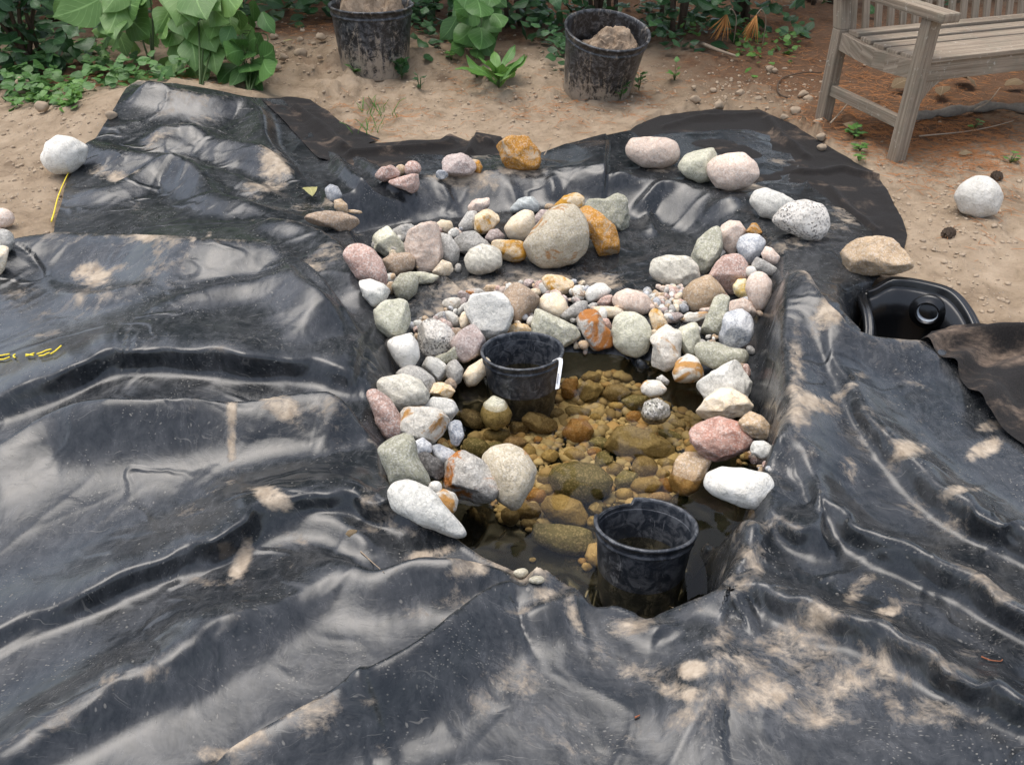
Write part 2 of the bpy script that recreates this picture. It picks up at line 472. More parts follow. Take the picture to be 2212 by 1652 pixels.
# ------------------------------------------------------------------ materials of the setting
def mat_liner():
    k = NT("liner_rubber")
    p = k.coord("Object")
    dust, crest, hollow, wet = k.attr("dust"), k.attr("crest"), k.attr("hollow"), k.attr("wet")
    warp = k.noise(p, 2.4, 4, 0.55, out="Color")
    pw = k.n("ShaderNodeVectorMath", operation='MULTIPLY_ADD'); k.l(warp, pw.inputs[0]); pw.inputs[1].default_value = (0.22, 0.22, 0.1); k.l(p, pw.inputs[2])
    pw = pw.outputs[0]
    big = k.noise(pw, 2.6, 5, 0.6)
    fine = k.noise(k.mapping(pw, (1, 1.2, 1), (0, 0, 0.5)), 13, 10, 0.76, 0.1)
    fine2 = k.noise(k.mapping(pw, (1.8, 1, 1), (0, 0, -0.35)), 26, 8, 0.76, 0.2)
    streak = k.noise(k.mapping(pw, (1, 2.6, 1), (0, 0, 0.55)), 8, 8, 0.72, 0.1)
    streak2 = k.noise(k.mapping(pw, (2.4, 1, 1), (0, 0, 0.3)), 8, 8, 0.72, 0.1)
    st = k.math('MAXIMUM', streak, streak2)
    # thick dried silt: in the smears, in hollows and here and there
    v = k.math('ADD', k.math('MULTIPLY', dust, k.math('ADD', 0.10, k.math('MULTIPLY', fine, 0.85))), k.math('MULTIPLY', big, 0.49))
    v = k.math('ADD', v, k.math('MULTIPLY', k.math('SUBTRACT', fine, 0.5), 0.95))
    v = k.math('ADD', v, k.math('MULTIPLY', k.math('SUBTRACT', st, 0.55), 0.55))
    v = k.math('ADD', v, k.math('MULTIPLY', k.math('ADD', crest, k.math('MULTIPLY', hollow, 0.6)), 0.14))
    v = k.math('SUBTRACT', v, k.math('MULTIPLY', wet, 0.5))
    thick = k.step(v, 0.46, 0.86)
    # thin grey film wiped over nearly everything
    f = k.math('ADD', k.math('MULTIPLY', big, 0.45), k.math('ADD', k.math('MULTIPLY', fine2, 0.55), k.math('MULTIPLY', k.math('SUBTRACT', st, 0.5), 0.5)))
    film = k.math('MULTIPLY', k.step(f, 0.40, 0.72), k.math('SUBTRACT', k.math('ADD', k.math('MULTIPLY', dust, 0.45), 0.50), k.math('MULTIPLY', wet, 0.75)), True)
    # drying rims: thin pale contour lines
    cl = k.math('ABSOLUTE', k.math('SUBTRACT', k.noise(pw, 5.5, 6, 0.62, 0.3), 0.5))
    rim = k.math('MULTIPLY', k.step(cl, 0.012, 0.003), k.step(k.noise(p, 3.5, 3, 0.6), 0.50, 0.62))
    # splash flecks of two sizes
    fl = k.voro(k.mapping(pw, (1, 1.6, 1), (0, 0, 0.7)), 85)
    fleck = k.math('MULTIPLY', k.step(k.math('ADD', fl, k.math('MULTIPLY', k.math('SUBTRACT', fine2, 0.5), 0.6)), 0.24, 0.10), k.step(k.noise(p, 6, 5, 0.75), 0.50, 0.62))
    fl2 = k.voro(k.mapping(pw, (1.5, 1, 1), (0, 0, 0.2)), 33)
    fleck2 = k.math('MULTIPLY', k.step(k.math('ADD', fl2, k.math('MULTIPLY', k.math('SUBTRACT', fine2, 0.5), 0.5)), 0.14, 0.06), k.step(k.noise(p, 4, 4, 0.7), 0.48, 0.58))
    scr = k.noise(k.mapping(pw, (1, 22, 1), (0, 0, 0.9)), 12, 3, 0.6, 0.2)
    scr = k.math('MULTIPLY', k.step(scr, 0.64, 0.73), 0.25)
    fleck = k.math('MULTIPLY', k.math('MAXIMUM', k.math('MAXIMUM', k.math('MULTIPLY', fleck, 0.6), k.math('MULTIPLY', rim, 0.10)), k.math('MAXIMUM', k.math('MULTIPLY', fleck2, 0.45), scr)), k.math('SUBTRACT', 1.0, wet))
    tan = k.ramp(k.noise(p, 22, 6, 0.7), [(0.3, (0.24, 0.185, 0.13)), (0.72, (0.58, 0.485, 0.375))])
    c = k.mix(k.math('MULTIPLY', film, 0.44), (0.0095, 0.0115, 0.0135), (0.205, 0.205, 0.21))
    c = k.mix(k.math('MULTIPLY', fleck, 0.55), c, (0.42, 0.39, 0.34))
    c = k.mix(k.math('MULTIPLY', thick, 0.88), c, tan)
    rough = k.math('ADD', k.math('ADD', 0.21, k.math('MULTIPLY', film, 0.17)), k.math('MULTIPLY', k.math('MAXIMUM', thick, fleck), 0.5), True)
    h = k.math('ADD', k.math('MULTIPLY', thick, 0.6), k.math('MULTIPLY', fleck, 0.5))
    n0 = k.bump(k.noise(pw, 12, 4, 0.5), 0.14, 0.02)
    cr = k.math('ABSOLUTE', k.math('SUBTRACT', k.noise(k.mapping(pw, (1, 1.5, 1), (0, 0, 0.5)), 2.6, 2, 0.5), 0.5))
    cr = k.math('MULTIPLY', k.step(cr, 0.035, 0.0), k.step(k.noise(p, 1.9, 2, 0.5), 0.42, 0.60))
    n0 = k.bump(cr, 0.28, 0.010, n0)
    nrm = k.bump(h, 0.35, 0.002, n0)
    spec = k.math('SUBTRACT', 0.50, k.math('MULTIPLY', thick, 0.38))
    k.bsdf(c, rough, nrm, spec)
    return k.m

def mat_soil():
    k = NT("sandy_soil")
    p = k.coord("Object")
    mul = k.attr("mulch")
    big = k.noise(p, 1.6, 5, 0.6)
    mid = k.noise(p, 9, 7, 0.7, 0.4)
    fine = k.noise(p, 70, 6, 0.75)
    c = k.ramp(k.math('ADD', k.math('MULTIPLY', big, 0.40), k.math('MULTIPLY', mid, 0.60)), [(0.34, (0.125, 0.088, 0.058)), (0.48, (0.255, 0.192, 0.130)), (0.68, (0.385, 0.302, 0.216))])
    c = k.mix(k.math('MULTIPLY', k.step(fine, 0.58, 0.75), 0.35), c, (0.10, 0.07, 0.05))
    pv = k.voro(p, 60); pm = k.math('MULTIPLY', k.step(pv, 0.22, 0.12), k.step(k.noise(p, 13, 2), 0.52, 0.6))
    c = k.mix(k.math('MULTIPLY', pm, 0.6), c, (0.48, 0.42, 0.35))
    m = k.step(k.math('ADD', mul, k.math('MULTIPLY', k.math('SUBTRACT', mid, 0.5), 1.1)), 0.35, 0.75)
    mc = k.ramp(k.noise(k.mapping(p, (1, 4, 1), (0, 0, 0.4)), 30, 6, 0.8, 2.0), [(0.3, (0.028, 0.018, 0.012)), (0.5, (0.10, 0.052, 0.028)), (0.66, (0.21, 0.10, 0.05)), (0.8, (0.30, 0.22, 0.15))])
    c = k.mix(k.math('MULTIPLY', m, 0.9), c, mc)
    hh = k.math('ADD', k.math('MULTIPLY', mid, 1.0), k.math('MULTIPLY', fine, 0.35))
    hh = k.math('ADD', hh, k.math('MULTIPLY', pm, 0.5))
    k.bsdf(c, 0.95, k.bump(hh, 0.9, 0.012), 0.15)
    return k.m

def mat_felt():
    k = NT("felt_underlay")
    p = k.coord("Object")
    n = k.noise(p, 180, 3, 0.8)
    d = k.noise(p, 4.5, 7, 0.7, 0.6)
    c = k.ramp(n, [(0.3, (0.008, 0.007, 0.0065)), (0.75, (0.022, 0.019, 0.0175))])
    dd = k.math('MULTIPLY', k.step(k.math('ADD', d, k.math('MULTIPLY', k.attr("dust"), 0.35)), 0.56, 0.80), 0.75)
    c = k.mix(dd, c, k.ramp(k.noise(p, 40, 4, .7), [(0.3, (0.13, 0.09, 0.065)), (0.7, (0.30, 0.22, 0.16))]))
    k.bsdf(c, 0.95, k.bump(n, 0.5, 0.003), 0.2, **{"Sheen Weight": 0.05, "Sheen Roughness": 0.5})
    return k.m

def mat_water():
    k = NT("pond_water")
    tr = k.n("ShaderNodeBsdfTransparent")
    tr.inputs["Color"].default_value = (0.87, 0.785, 0.57, 1)
    gl = k.n("ShaderNodeBsdfGlossy"); gl.inputs["Roughness"].default_value = 0.02
    fr = k.n("ShaderNodeFresnel"); fr.inputs["IOR"].default_value = 1.33
    nb = k.bump(k.noise(k.coord("Object"), 5, 2, 0.4), 0.04, 0.01)
    k.l(nb, gl.inputs["Normal"])
    mx = k.n("ShaderNodeMixShader"); k.l(fr.outputs[0], mx.inputs[0]); k.l(tr.outputs[0], mx.inputs[1]); k.l(gl.outputs[0], mx.inputs[2])
    k.l(mx.outputs[0], k.out.inputs["Surface"])
    return k.m

M_LINER, M_SOIL, M_FELT, M_WATER = mat_liner(), mat_soil(), mat_felt(), mat_water()

# ------------------------------------------------------------------ sheets cut from a height function
def sheet(name, P, xs, ys, hfun, mat, dz=0.0):
    X, Y = np.meshgrid(xs, ys)
    P = np.asarray(P, float)
    ins = inside(X, Y, P)
    ny, nx = X.shape
    # cells with any corner inside stay; outside corners slide onto the outline
    c = ins[:-1, :-1].astype(int) + ins[:-1, 1:] + ins[1:, :-1] + ins[1:, 1:]
    cells = c >= 2
    used = np.zeros(X.shape, bool)
    used[:-1, :-1] |= cells; used[:-1, 1:] |= cells; used[1:, :-1] |= cells; used[1:, 1:] |= cells
    n_out = np.zeros(X.shape, int)
    n_out[:-1, :-1] += ~cells; n_out[:-1, 1:] += ~cells; n_out[1:, :-1] += ~cells; n_out[1:, 1:] += ~cells
    edge = used & (n_out > 0)
    ex, ey = X[edge], Y[edge]
    bx, by, bd = ex.copy(), ey.copy(), np.full(ex.shape, 1e9)
    for i in range(len(P)):
        a = P[i]; ab = P[(i + 1) % len(P)] - a
        t = np.clip(((ex - a[0]) * ab[0] + (ey - a[1]) * ab[1]) / (ab @ ab + 1e-12), 0, 1)
        qx = a[0] + t * ab[0]; qy = a[1] + t * ab[1]
        d = (qx - ex) ** 2 + (qy - ey) ** 2
        m = d < bd
        bd[m] = d[m]; bx[m] = qx[m]; by[m] = qy[m]
    ok = bd < 0.02 ** 2
    ex[ok] = bx[ok]; ey[ok] = by[ok]
    X = X.copy(); Y = Y.copy(); X[edge] = ex; Y[edge] = ey
    ids = -np.ones(X.shape, int); ids[used] = np.arange(used.sum())
    j, i = np.nonzero(cells)
    F = np.stack([ids[j, i], ids[j, i + 1], ids[j + 1, i + 1], ids[j + 1, i]], 1)
    x = X[used]; y = Y[used]
    z = hfun(x, y) + dz
    o = link_mesh(name, np.c_[x, y, z], F, mat)
    return o, x, y, z

def ygrid(y0, y1, s0, s1):
    ys = [y0]
    while ys[-1] < y1:
        f = (ys[-1] - y0) / (y1 - y0)
        ys.append(ys[-1] + s0 + (s1 - s0) * f)
    return np.array(ys)

# dried silt on the liner: (x, y, half length, half width, tilt in degrees clockwise, amount) in picture pixels
DUST = [(380,640,60,110,-10,0.50),(150,560,120,30,5,0.37),(620,530,110,20,10,0.50),(420,300,140,40,5,0.37),(300,470,60,40,0,0.37),(700,980,80,50,-20,0.43),(450,1100,200,30,-25,0.37),(620,1200,60,70,0,0.43),(200,1560,180,50,-25,0.31),(1100,1500,120,90,-30,0.43),(1380,1470,120,70,20,0.50),(1620,1450,140,60,-15,0.56),(2000,1560,160,60,10,0.50),(2000,1130,120,30,28,0.43),(2100,1300,120,26,26,0.43),(1950,1330,120,30,26,0.50),(950,1300,140,40,-30,0.37),(1180,1190,150,80,10,1.25),(1130,565,330,62,0,.55),(1290,960,230,130,0,1.5),(1800,1480,420,130,-5,.42),(1300,1560,220,110,0,.30),(420,590,330,60,5,.35),(200,700,220,70,0,.35),(700,1000,120,80,0,.2),(1740,930,50,190,0,.25),(1950,900,220,160,-30,.30),(345,590,32,50,-35,1),(365,640,20,60,-20,.7),(455,600,14,70,8,.9),(215,640,60,28,18,1),(280,640,50,12,10,.6),(660,632,60,10,0,.7),(560,580,70,8,3,.6),
 (628,960,65,22,20,.9),(515,985,14,70,10,.8),(505,1060,18,40,10,.7),(590,1118,62,28,25,1),(525,1230,22,60,15,.9),(480,1280,70,18,5,.6),(330,245,60,32,15,.8),(470,235,110,10,-8,.7),
 (600,400,40,40,-35,1),(560,440,40,30,-30,.7),(245,400,70,14,12,.9),(330,350,90,10,-5,.6),(660,470,60,25,-30,.5),(110,770,90,30,10,.4),(60,660,60,40,0,.5),(520,640,80,20,-10,.5),(700,620,50,30,-20,.6),
 (1655,1515,62,48,0,.9),(1850,1290,28,60,45,.9),(1905,1345,50,18,-10,.9),(1960,1370,60,40,0,.5),(1490,1475,40,28,35,1),(1460,1520,60,24,30,.8),(1290,1420,60,40,50,.6),(1250,1380,20,70,-20,.7),
 (1590,1290,20,40,10,.3),(1560,1400,30,40,20,.6),(1700,1400,120,40,-20,.6),(1850,1480,120,50,-20,.7),(1950,1490,90,25,10,.7),(1740,1560,140,60,0,.5),(1400,1600,160,80,0,.5),(2050,1570,140,60,0,.4),(1250,1600,90,70,0,.5),(1150,1560,60,80,0,.4),
 (1770,775,45,26,-10,1),(1705,900,20,120,0,.5),(1725,690,20,60,-20,.6),(1750,930,60,24,0,.9),(1830,880,70,20,-35,.6),(2120,985,60,22,-30,1),(2150,930,60,16,-10,.8),(1960,1020,90,30,-30,.6),(2060,1110,70,16,-30,.6),(1820,1050,30,40,0,.6),
 (1080,565,200,36,0,.75),(1300,545,70,22,0,1),(1400,580,60,28,0,.9),(1180,545,90,22,0,.9),(960,610,70,20,-10,.9),(1000,640,60,30,0,.6),(1450,600,80,24,0,.5),(1600,520,80,40,0,.4),(1760,520,100,24,-20,.7),(1600,408,60,14,0,.9),(1500,360,60,16,0,.5),
 (1000,385,90,14,0,.9),(1130,372,60,12,0,.9),(1060,345,120,16,0,.4),(850,345,70,14,0,.5),(1430,372,50,10,0,.8),(720,460,60,20,0,.5),(1700,360,80,22,20,.5),(1820,470,70,20,30,.7),
 (930,1200,70,24,-10,.8),(1010,1250,60,30,30,.6),(1000,1330,60,24,-20,.5),(1150,1330,70,22,-25,.6),(820,1600,40,60,-30,.5),(690,1590,80,50,-20,.6),(500,1640,90,24,0,.8),(800,1130,40,60,0,.4),(880,1140,90,30,20,.5),(1540,1200,60,30,0,.2),(1660,1180,60,30,0,.4),(1620,1250,90,40,-10,.3),(1350,1370,60,30,0,.6)]
def dust_at(X, Y):
    v = np.zeros(X.shape)
    # back to picture coordinates of each spot's own place on the ground
    for cx, cy, a, b, ang, amt in DUST:
        c = unproj(cx, cy, 0.0); e1 = unproj(cx + 10, cy, 0.0); e2 = unproj(cx, cy + 10, 0.0)
        J = np.stack([(e1 - c)[:2], (e2 - c)[:2]], 1) / 10
        Ji = np.linalg.inv(J)
        dx = X - c[0]; dy = Y - c[1]
        ux = Ji[0, 0] * dx + Ji[0, 1] * dy; uy = Ji[1, 0] * dx + Ji[1, 1] * dy
        t = math.radians(ang); ct, st_ = math.cos(t), math.sin(t)
        r = np.sqrt(((ux * ct + uy * st_) / a) ** 2 + ((-ux * st_ + uy * ct) / b) ** 2)
        v = np.maximum(v, amt * sstep((1.45 - r) / 1.2))
    return v

LPX = [(-150,600,0),(0,590,0),(20,540,.02),(70,522,.03),(110,512,.03),(122,470,.03),(142,400,.03),(165,352,.03),(187,316,.03),(208,300,.02),(250,230,.03),(275,192,.04),(300,177,.05),(335,180,.05),(520,204,.05),(612,215,.05),(640,247,.05),(700,317,.03),(735,340,.02),
 (797,338,0),(905,328,0),(1005,336,0),(1100,332,0),(1165,328,0),(1230,312,0),(1300,294,.02),(1362,284,.02),(1385,302,0),(1430,290,0),(1560,276,0),(1620,276,0),(1663,289,0),(1668,320,0),(1709,328,0),(1737,373,0),(1752,398,0),(1820,445,0),(1883,499,0),(1878,560,0),(1860,590,0),(1905,598,.03),
 (1848,733,-.19),(1852,748,.03),(2030,749,.03),(2046,762,.02),(2104,833,.02),(2144,892,.02),(2212,934,.02),(2360,1010,.02)]
a_ = np.array(LPX, float)
_lp = on_top(a_[:, :2], 0.02)[:, :2]; _m = a_[:, 2] < -.1; _lp[_m] = unproj(a_[_m, 0], a_[_m, 1], a_[_m, 2])[:, :2]
LINER_P = np.vstack([_lp, [[2.6, 0.9], [2.6, 0.15], [-2.6, 0.15], [-2.6, 2.9]]])
# slightly wavy cut edge
Q = []
for i in range(len(LINER_P)):
    a, b = LINER_P[i], LINER_P[(i + 1) % len(LINER_P)]
    n = max(1, int(np.linalg.norm(b - a) / 0.05))
    for q in range(n):
        Q.append(a + (b - a) * q / n)
Q = np.array(Q)
LINER_P = Q + 0.006 * np.c_[vnoise(Q[:, 0] * 9, Q[:, 1] * 9, seed=61), vnoise(Q[:, 0] * 9, Q[:, 1] * 9, seed=62)]

liner, lx, ly, lz = sheet("pond_liner", LINER_P, np.arange(-2.6, 2.6, 0.0062), ygrid(0.15, 5.1, 0.0045, 0.0095), liner_h, M_LINER)
add_attr(liner, "dust", dust_at(lx, ly))
def box_blur(A, r):
    for ax in (0, 1):
        C = np.cumsum(np.pad(A, [(r + 1, r) if i == ax else (0, 0) for i in (0, 1)], mode='edge'), axis=ax)
        n = A.shape[ax]
        A = (np.take(C, np.arange(2 * r + 1, 2 * r + 1 + n), ax) - np.take(C, np.arange(0, n), ax)) / (2 * r + 1)
    return A
_rel = HT - box_blur(box_blur(HT, 9), 9)
_i = np.clip(((lx - GX0) / GS).astype(int), 0, HT.shape[1] - 1); _j = np.clip(((ly - GY0) / GS).astype(int), 0, HT.shape[0] - 1)
_r = _rel[_j, _i]
add_attr(liner, "crest", np.clip(_r / 0.02, 0, 1)); add_attr(liner, "hollow", np.clip(-_r / 0.02, 0, 1))
add_attr(liner, "wet", sstep((WATER_Z + .012 - lz) / .03))
_sx, _sy = np.zeros(lx.shape), np.zeros(lx.shape)
folds_h(lx, ly, (_sx, _sy))
_co = np.c_[lx + _sx, ly + _sy, lz].astype(np.float32)
liner.data.vertices.foreach_set("co", _co.ravel()); liner.data.update()
HT0 = HT.copy()                     # the bare liner, before any stone
tag(liner, "big crumpled black rubber pond liner smeared with dried silt, draped over the dug pond", "pond liner")

FELT_A = [(560,212),(629,211),(670,216),(700,236),(737,264),(780,285),(822,300),(790,311),(860,306),(951,301),(971,288),(1000,301),(1018,307),(1028,285),(1055,290),(1082,298),(1120,352),(1000,352),(800,365),(690,345),(620,270)]
FELT_B = [(1362,281),(1390,264),(1427,250),(1490,243),(1556,238),(1610,240),(1640,236),(1709,268),(1793,318),(1845,350),(1890,373),(1912,405),(1927,437),(1948,475),(1960,507),(1950,552),(1880,570),(1780,530),(1650,430),(1450,350),(1380,312)]
FELT_C = [(1975,758),(1990,735),(2012,716),(2060,704),(2110,702),(2212,706),(2380,716),(2380,1040),(2240,980),(2120,900),(2060,800),(2010,775)]
FELT_P = [on_top(np.array(q, float))[:, :2] for q in (FELT_A, FELT_B, FELT_C)]
# ground: one sheet to the horizon, cut down under the liner
gxs = np.concatenate([[-120, -60, -30, -15, -9, -6, -4.5, -3.8], np.arange(-3.3, 3.3, 0.017), [3.8, 4.5, 6, 9, 15, 30, 60, 120]])
gys = np.concatenate([[-60, -20, -8, -3, -1, -.3], ygrid(0.1, 7.2, 0.02, 0.018), [7.8, 8.6, 10, 13, 18, 30, 60, 120]])
GXm, GYm = np.meshgrid(gxs, gys)
def ground_h(X, Y):
    d, _, _ = seg_dist(X, Y, LINER_P[::4], closed=True)
    ins = inside(X, Y, LINER_P)
    z = base_top(X, Y)
    near = np.exp(-((np.abs(X) / 5) ** 4) - ((Y - 3) / 6) ** 4)
    lump = 0.012 * fbm(X * 4, Y * 4, seed=21, oct=5, gain=.6) + 0.016 * np.maximum(fbm(X * 13, Y * 13, seed=25, oct=3) - 0.25, 0)
    clod = np.exp(-(((X + 0.95) / 0.55) ** 2 + ((Y - 4.9) / 0.5) ** 2)) + np.exp(-(((X - 1.3) / 0.4) ** 2 + ((Y - 4.4) / 0.45) ** 2)) + 0.5 * np.exp(-(((X - .1) / 0.6) ** 2 + ((Y - 4.8) / 0.4) ** 2))
    lump = lump + 0.075 * clod * np.maximum(fbm(X * 9, Y * 9, seed=29, oct=4), 0)
    fm = np.zeros(X.shape, bool)
    for q in FELT_P: fm |= inside(X, Y, q)
    z = z + np.where(fm, -0.012, near * lump)
    low = base_h(X, Y) - base_top(X, Y) + carve(X, Y, BOX_P, BOX_W, 0.34)
    return np.where(ins, base_top(X, Y) - 0.035 - 0.0 * X + low, z + low - 0.012 * sstep((0.06 - d) / 0.06))
GZ = ground_h(GXm, GYm)
ny, nx = GXm.shape
ii = np.arange(ny * nx).reshape(ny, nx)
F = np.stack([ii[:-1, :-1].ravel(), ii[:-1, 1:].ravel(), ii[1:, 1:].ravel(), ii[1:, :-1].ravel()], 1)
ground = link_mesh("ground", np.c_[GXm.ravel(), GYm.ravel(), GZ.ravel()], F, M_SOIL)
mul = np.zeros(GXm.shape)
for cx, cy, rx, ry, am in [(1.95, 4.35, .75, .55, 1.), (2.3, 5.2, 1.6, .9, 1.1), (1.1, 5.2, .5, .35, .7), (-2.6, 5.0, 1.5, .35, .8), (0, 6.2, 5, .8, 1.2), (2.6, 3.6, .5, .35, .6), (-1.1, 5.1, .4, .2, .5), (-.1, 5.3, .8, .25, .5), (3.5, 4.6, 1.0, 1.0, 1.0)]:
    mul = np.maximum(mul, am * np.exp(-(((GXm - cx) / rx) ** 2 + ((GYm - cy) / ry) ** 2)))
add_attr(ground, "mulch", mul.ravel())
tag(ground, kind="structure")

# felt underlay showing beyond the liner
def felt_sheet(label, px, zz, dz, folds, dust=0.0, wav=0.008):
    a = np.array(px, float)
    P = on_top(a, dz)[:, :2]
    FF = []
    for pts, h, wr, wl in folds:
        f = np.array(pts, float); q = on_top(f, dz + h)[:, :2]
        FF.append((smooth_poly(q, 5), h, wr, wl))
    def hf(x, y):
        z = base_h(x, y) * (1.0)
        z = np.maximum(z, base_top(x, y) - 0.03) + dz
        z = z + wav * np.maximum(0, fbm(x * 7, y * 7, seed=71, oct=3))
        for q, h, wr, wl in FF:
            d, idx, side = seg_dist(x, y, q)
            z = z + h * np.exp(-(d / np.where(side > 0, wl, wr)) ** 2)
        return z
    o, x, y, z = sheet("underlay_felt", P, np.arange(P[:, 0].min() - .02, P[:, 0].max() + .02, 0.008), np.arange(P[:, 1].min() - .02, P[:, 1].max() + .02, 0.009), hf, M_FELT)
    add_attr(o, "dust", np.full(len(x), dust))
    tag(o, label, "underlay felt")
    return o
felt_sheet("black felt strip with a rolled edge behind the liner at the pond's back",
  FELT_A, 0.02, .012,
  [([(757,321),(860,313),(951,305),(972,296)], .03, .025, .02), ([(1015,318),(1028,292),(1060,300)], .03, .02, .02), ([(640,225),(690,262),(740,305)], .035, .03, .03)], .12)
felt_sheet("wide black felt sheet with silt stains along the liner's right rear edge, near the bench",
  FELT_B, 0.0, .008,
  [([(1735,366),(1775,366),(1820,358),(1850,366),(1890,374)], .022, .012, .04), ([(1440,268),(1500,252),(1560,247),(1640,240)], .015, .03, .02), ([(1660,250),(1690,290),(1740,330)], .02, .02, .03), ([(1795,400),(1830,440),(1890,490)], .015, .02, .02)], .10)
felt_sheet("rumpled brown-black felt blanket with a thick folded edge beside the black filter tub",
  FELT_C, 0.05, .035,
  [([(1980,752),(2016,722),(2062,712),(2112,711),(2212,716),(2380,726)], .06, .03, .03), ([(2060,780),(2130,742),(2212,730)], .03, .03, .04), ([(2110,860),(2150,800),(2212,770)], .03, .05, .03), ([(2130,890),(2180,830),(2240,800)], .025, .04, .04)], .22, .008)

# pond water
wp = np.vstack([POND_P * 1.0])
cx_, cy_ = wp.mean(0)
wp = np.c_[cx_ + (wp[:, 0] - cx_) * 1.06, cy_ + (wp[:, 1] - cy_) * 1.06]
wob, wx_, wy_, wz_ = sheet("pond_water", wp, np.arange(-.8, 1.2, 0.02), np.arange(1.0, 3.2, 0.02), lambda x, y: np.full(x.shape, WATER_Z), M_WATER)
tag(wob, kind="structure")
# ------------------------------------------------------------------ filter tub, bench, pots
def mat_pot(dirt=0.5, name="pot_plastic", base=(0.016, 0.020, 0.027)):
    k = NT(name); p = k.coord("Object")
    st = k.noise(k.mapping(p, (1, 1, 0.28)), 22, 7, 0.72, 0.6)
    sp = k.noise(p, 30, 6, 0.75, 0.8)
    low = k.n("ShaderNodeSeparateXYZ"); k.l(p, low.inputs[0])
    grad = k.step(low.outputs[2], 0.30, 0.0)                       # splashed soil near the ground
    v = k.math('ADD', k.math('ADD', k.math('MULTIPLY', st, 0.6), k.math('MULTIPLY', sp, 0.4)), k.math('MULTIPLY', grad, 0.16 * dirt))
    d = k.step(v, 0.60 - 0.06 * dirt, 0.70 - 0.05 * dirt)
    c = k.mix(k.math('MULTIPLY', k.step(sp, 0.42, 0.64), 0.6), base, (0.15, 0.155, 0.165))
    c = k.mix(k.math('MULTIPLY', d, 0.75), c, (0.36, 0.29, 0.215) if dirt > 0.6 else (0.27, 0.27, 0.265))
    scr = k.noise(k.mapping(p, (6, 6, 0.8)), 25, 3, 0.6); c = k.mix(k.math('MULTIPLY', k.step(scr, 0.66, 0.72), 0.35), c, (0.30, 0.30, 0.31))
    k.bsdf(c, k.math('ADD', 0.36, k.math('MULTIPLY', d, 0.45)), k.bump(k.math('ADD', d, sp), 0.35, 0.002), 0.5)
    return k.m
def mat_wood():
    k = NT("weathered_teak"); p = k.coord("Object")
    g1 = k.noise(k.mapping(p, (5, 5, 5)), 3, 4, 0.6)
    grain = k.noise(k.mapping(k.coord("UV"), (2.2, 75, 1)), 1.0, 6, 0.7, 0.6)
    c = k.ramp(grain, [(0.28, (0.110, 0.082, 0.058)), (0.5, (0.245, 0.195, 0.145)), (0.72, (0.385, 0.325, 0.25))])
    c = k.mix(k.math('MULTIPLY', k.step(g1, 0.45, 0.7), 0.35), c, (0.17, 0.165, 0.125))
    li = k.noise(p, 48, 6, 0.75); c = k.mix(k.math('MULTIPLY', k.math('MULTIPLY', k.step(li, 0.58, 0.68), k.step(k.noise(p, 6, 3), 0.42, 0.6)), 0.7), c, (0.50, 0.48, 0.42))
    k.bsdf(c, 0.88, k.bump(k.math('ADD', grain, k.math('MULTIPLY', li, 0.4)), 0.5, 0.003), 0.2)
    return k.m
def mat_plain(name, colr, rough=0.5, spec=0.5, nz=0.25, scale=30):
    k = NT(name); n = k.noise(k.coord("Object"), scale, 5, 0.65)
    c = k.mix(n, tuple(v * (1 - nz) for v in colr), tuple(min(1, v * (1 + nz)) for v in colr))
    k.bsdf(c, rough, k.bump(n, 0.15, 0.002), spec)
    return k.m
M_POT, M_POTD, M_WOOD = mat_pot(0.35), mat_pot(1.0, "muddy_pot_plastic", (0.013, 0.013, 0.014)), mat_wood()
M_TUB = mat_plain("glossy_black_plastic", (0.007, 0.0075, 0.0085), 0.22, 0.5, 0.3, 60)
M_PIPE = mat_plain("white_pipe", (0.62, 0.66, 0.70), 0.35, 0.5, 0.1)
M_TAGW = mat_plain("white_tag_plastic", (0.80, 0.80, 0.79), 0.4, 0.5, 0.03)
M_YEL = mat_plain("yellow_chalk", (0.72, 0.56, 0.06), 0.8, 0.2, 0.15, 90)
def mat_heap():
    k = NT("pot_soil"); p = k.coord("Object")
    n = k.noise(p, 25, 7, 0.75, 0.4); c = k.ramp(n, [(0.3, (0.13, 0.09, 0.06)), (0.5, (0.29, 0.215, 0.15)), (0.72, (0.43, 0.34, 0.25))])
    k.bsdf(c, 0.95, k.bump(n, 0.9, 0.012), 0.15)
    return k.m
M_HEAP = mat_heap()
M_CLOD = mat_plain('dry_clod', (.34, .265, .19), .95, .15, .35, 40)

def lathe(prof, seg=72, wob=None):
    """closed profile of (radius, z) turned round the z axis"""
    prof = np.array(prof, float); n = len(prof)
    a = np.linspace(0, 2 * math.pi, seg, endpoint=False)
    V = np.stack([prof[None, :, 0] * np.cos(a)[:, None], prof[None, :, 0] * np.sin(a)[:, None], np.repeat(prof[None, :, 1], seg, 0)], -1)
    if wob is not None: V = wob(V, a)
    V = V.reshape(-1, 3)
    F = []
    for i in range(seg):
        j = (i + 1) % seg
        for q in range(n - 1):
            F.append((i * n + q, j * n + q, j * n + q + 1, i * n + q + 1))
    return V, np.array(F)

